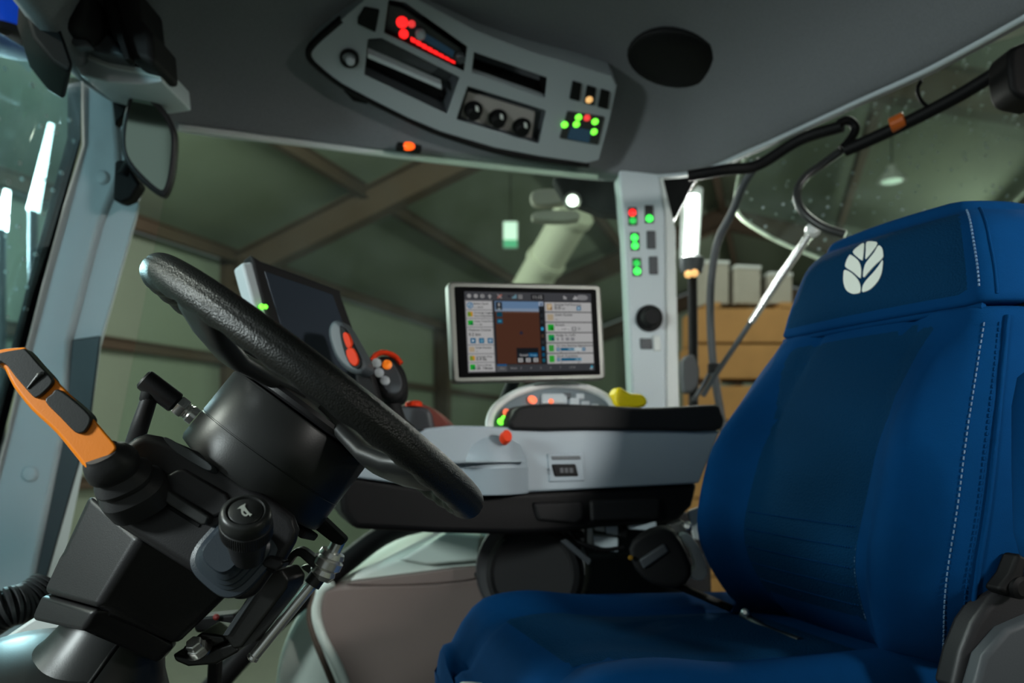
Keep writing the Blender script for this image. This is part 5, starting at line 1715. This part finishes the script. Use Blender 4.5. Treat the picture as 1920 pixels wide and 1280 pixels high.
prism('rose_band', smooth_closed([P(a, b, 1.415) for a, b in ((640, 1094), (720, 1082), (800, 1072), (890, 1062), (900, 1084), (820, 1094), (720, 1098))], 2), V3((0, 0.02, 0)), PINK_GREY, wa_, bevel=0.004)
prism('top_ledge', [P(a, b, 1.44) for a, b in ((742, 1050), (800, 1018), (838, 996), (905, 1004), (900, 1052), (800, 1060))], V3((0, 0.05, 0.0)), PALE_PANEL, wa_, bevel=0.008)
prism('edge_clip', [P(a, b, 1.38) for a, b in ((888, 1076), (904, 1070), (926, 1086), (920, 1100), (896, 1094))], V3((0, 0.02, 0)), DEEP_BLACK, wa_, bevel=0.003)
prism('clip_tab', [P(a, b, 1.375) for a, b in ((906, 1086), (928, 1092), (926, 1102), (908, 1098))], V3((0, 0.01, 0)), PALE_TRIM, wa_, bevel=0.002)

# ================================================================== REAR: OPENED WINDOW, STRUT, LAMPS, CABLES
rw = root('window_3', P(1500, 480, 1.9), 'opened rear window pane with a bright rounded lower edge', None, kind='structure')
plR = plane3(P(1395, 400, 2.05), P(1560, 480, 1.95), P(1500, 250, 2.1))
pane = [(1500, 225), (1420, 268), (1398, 300), (1384, 350), (1380, 385), (1390, 408), (1430, 436), (1480, 462), (1540, 486), (1640, 530), (1800, 590), (2000, 600), (2000, 40), (1760, 110)]
prism('pane', plR.pts(pane), plR.n * -0.006, GLASS_REAR, rw, smooth=0)
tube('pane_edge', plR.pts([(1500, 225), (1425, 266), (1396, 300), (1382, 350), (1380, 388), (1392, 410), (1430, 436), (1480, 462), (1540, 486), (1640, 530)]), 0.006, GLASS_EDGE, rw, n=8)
tube('handle', [P(1585, 440, 1.5), P(1540, 424, 1.52), P(1505, 396, 1.54), P(1494, 364, 1.55), P(1508, 334, 1.55), P(1545, 306, 1.54), P(1592, 272, 1.52)], 0.0085, BLACK_SATIN, rw, n=12)
tube('latch_rail', [P(1290, 330, 1.62), P(1360, 318, 1.6), P(1420, 310, 1.6), P(1500, 262, 1.56), P(1580, 236, 1.5)], 0.012, DEEP_BLACK, rw, n=12)

bar = root('rear_bar', P(1750, 215, 1.4), 'black tubular bar under the rear roof edge with cable loops', 'bar')
tube('bar_tube', [P(1585, 282, 1.5), P(1640, 258, 1.46), P(1720, 220, 1.40), P(1800, 178, 1.34), P(1880, 130, 1.28), P(1960, 90, 1.22)], 0.0125, DEEP_BLACK, bar, n=14)
tube('cable_loop', [P(1728, 150, 1.36), P(1720, 168, 1.37), P(1728, 190, 1.38), P(1746, 204, 1.385)], 0.0035, DEEP_BLACK, bar, n=8)
tube('hanger_strap', [P(1572, 232, 1.5), P(1590, 226, 1.5), P(1604, 240, 1.5), P(1594, 262, 1.5), P(1578, 280, 1.5)], 0.009, DEEP_BLACK, bar, n=10)
prism('end_block', smooth_closed([P(a, b, 1.2) for a, b in ((1894, 96), (1912, 80), (1970, 72), (1980, 180), (1920, 182), (1898, 162))], 2), V3((0, 0.06, 0)), DEEP_BLACK, bar, bevel=0.01)
lathe('orange_clip', P(1682, 230, 1.42), P(1720, 212, 1.40) - P(1682, 230, 1.42), [(0.0128, -0.012), (0.0145, -0.01), (0.0145, 0.012), (0.0128, 0.014)], mat('amber_reflector', rgb(190, 92, 30), 0.35), bar, n=20)

gs = root('gas_strut', P(1400, 620, 1.75), 'silver gas strut holding the rear window open', 'strut')
tube('piston_rod', [P(1522, 434, 1.62), P(1408, 604, 1.70)], 0.0085, CHROME, gs, n=16)
tube('cylinder', [P(1412, 598, 1.70), P(1338, 708, 1.76), P(1318, 742, 1.78)], 0.0062, DARK_GREY, gs, n=14, smoothed=False)
lathe('ball_socket', P(1524, 431, 1.62), V3((-0.3, -1, 0.3)), [(0.0, -0.016), (0.012, -0.012), (0.017, -0.002), (0.014, 0.009), (0.006, 0.014), (0, 0.015)], PALE_TRIM, gs, n=20)

hs2 = root('rear_cable', P(1340, 700, 1.85), 'dark flexible cable hanging down behind the rear post', 'cable')
tube('sheath', [P(1425, 300, 1.75), P(1395, 345, 1.8), P(1372, 400, 1.84), P(1346, 452, 1.86), P(1334, 520, 1.87), P(1332, 600, 1.87), P(1338, 690, 1.86), P(1352, 780, 1.84), P(1362, 850, 1.83)], 0.010, CHARCOAL, hs2, n=12)
tube('branch', [P(1336, 688, 1.86), P(1322, 716, 1.88), P(1300, 752, 1.9)], 0.006, CHARCOAL, hs2, n=10)
lathe('clip', P(1339, 690, 1.86), Z, [(0.013, -0.012), (0.016, -0.01), (0.016, 0.01), (0.013, 0.012)], BLACK_MATTE, hs2, n=14)

wl_ = root('work_lamp', P(1297, 500, 2.15), 'bright white upright work lamp just behind the rear post', 'lamp')
tube('lamp_tube', [P(1300, 366, 2.15), P(1294, 474, 2.15)], [0.017, 0.019], TUBE_ON, wl_, n=16)
_ld = bpy.data.lights.new('work_lamp_glow', 'AREA')
_ld.shape = 'RECTANGLE'
_ld.size, _ld.size_y = 0.05, 0.17
_ld.energy = 5
_ld.color = (0.95, 1.0, 0.92)
_lo = bpy.data.objects.new('work_lamp_glow', _ld)
COL.objects.link(_lo)
_lo.parent = wl_
_lo.location = P(1297, 420, 2.12) - wloc(wl_)
_lo.rotation_euler = (V3((-0.35, -1, -0.25))).to_track_quat('-Z', 'Z').to_euler()
prism('housing', [P(a, b, 2.17) for a, b in ((1282, 372), (1310, 346), (1320, 352), (1312, 480), (1280, 480))], V3((0, 0.05, 0)), PALE_TRIM, wl_, bevel=0.006)
lathe('lower_mount', P(1297, 492, 2.15), Z, [(0.03, -0.03), (0.036, -0.01), (0.036, 0.01), (0.025, 0.018)], CHARCOAL, wl_, n=20)
lathe('bulb', P(1290, 514, 2.12), V3((0, -1, 0)), [(0.011, 0), (0.011, 0.004), (0, 0.008)], AMBER_ON, wl_, n=14)
lathe('bulb', P(1302, 512, 2.12), V3((0, -1, 0)), [(0.011, 0), (0.011, 0.004), (0, 0.008)], AMBER_ON, wl_, n=14)
tube('pole', [P(1298, 500, 2.17), P(1300, 700, 2.17), P(1300, 900, 2.17)], 0.014, DEEP_BLACK, wl_, n=10)
prism('fuse_box', smooth_closed([P(a, b, 2.12) for a, b in ((1280, 676), (1300, 664), (1312, 690), (1308, 726), (1284, 736))], 2), V3((0, 0.05, 0)), CHARCOAL, wl_, bevel=0.006)

wk = root('roof_lamp_bracket', P(1100, 360, 1.98), 'black lamp bracket with a small bright bulb left of the rear post', 'lamp')
prism('bracket', [P(a, b, 1.98) for a, b in ((1036, 332), (1166, 322), (1166, 402), (1130, 398), (1098, 386), (1060, 372))], V3((0, 0.06, 0)), DEEP_BLACK, wk, bevel=0.008)
lathe('bulb', P(1073, 377, 1.97), V3((0, -1, 0)), [(0.0155, 0), (0.0155, 0.006), (0.010, 0.012), (0, 0.014)], WHITE_ON, wk, n=18)
lathe('bezel', P(1073, 377, 1.975), V3((0, -1, 0)), [(0.024, 0), (0.024, 0.006), (0.017, 0.008), (0.016, 0.004)], STEEL, wk, n=20)
prism('side_arm', [P(a, b, 2.0) for a, b in ((1232, 330), (1322, 320), (1300, 346), (1268, 410), (1250, 400))], V3((0, 0.05, 0)), DEEP_BLACK, wk, bevel=0.008)
bs = root('lamp_shade_panel', P(1050, 405, 2.3), 'pale lamp housing outside the side window near the bracket', 'lamp')
prism('upper_shell', smooth_closed([P(a, b, 2.3) for a, b in ((998, 358), (1030, 352), (1058, 360), (1062, 378), (1010, 384), (996, 374))], 2), V3((0, 0.05, 0)), SACK, bs, bevel=0.008)
prism('lower_shell', smooth_closed([P(a, b, 2.3) for a, b in ((998, 400), (1020, 394), (1080, 394), (1086, 410), (1040, 414), (1000, 410))], 2), V3((0, 0.05, 0)), SACK, bs, bevel=0.008)
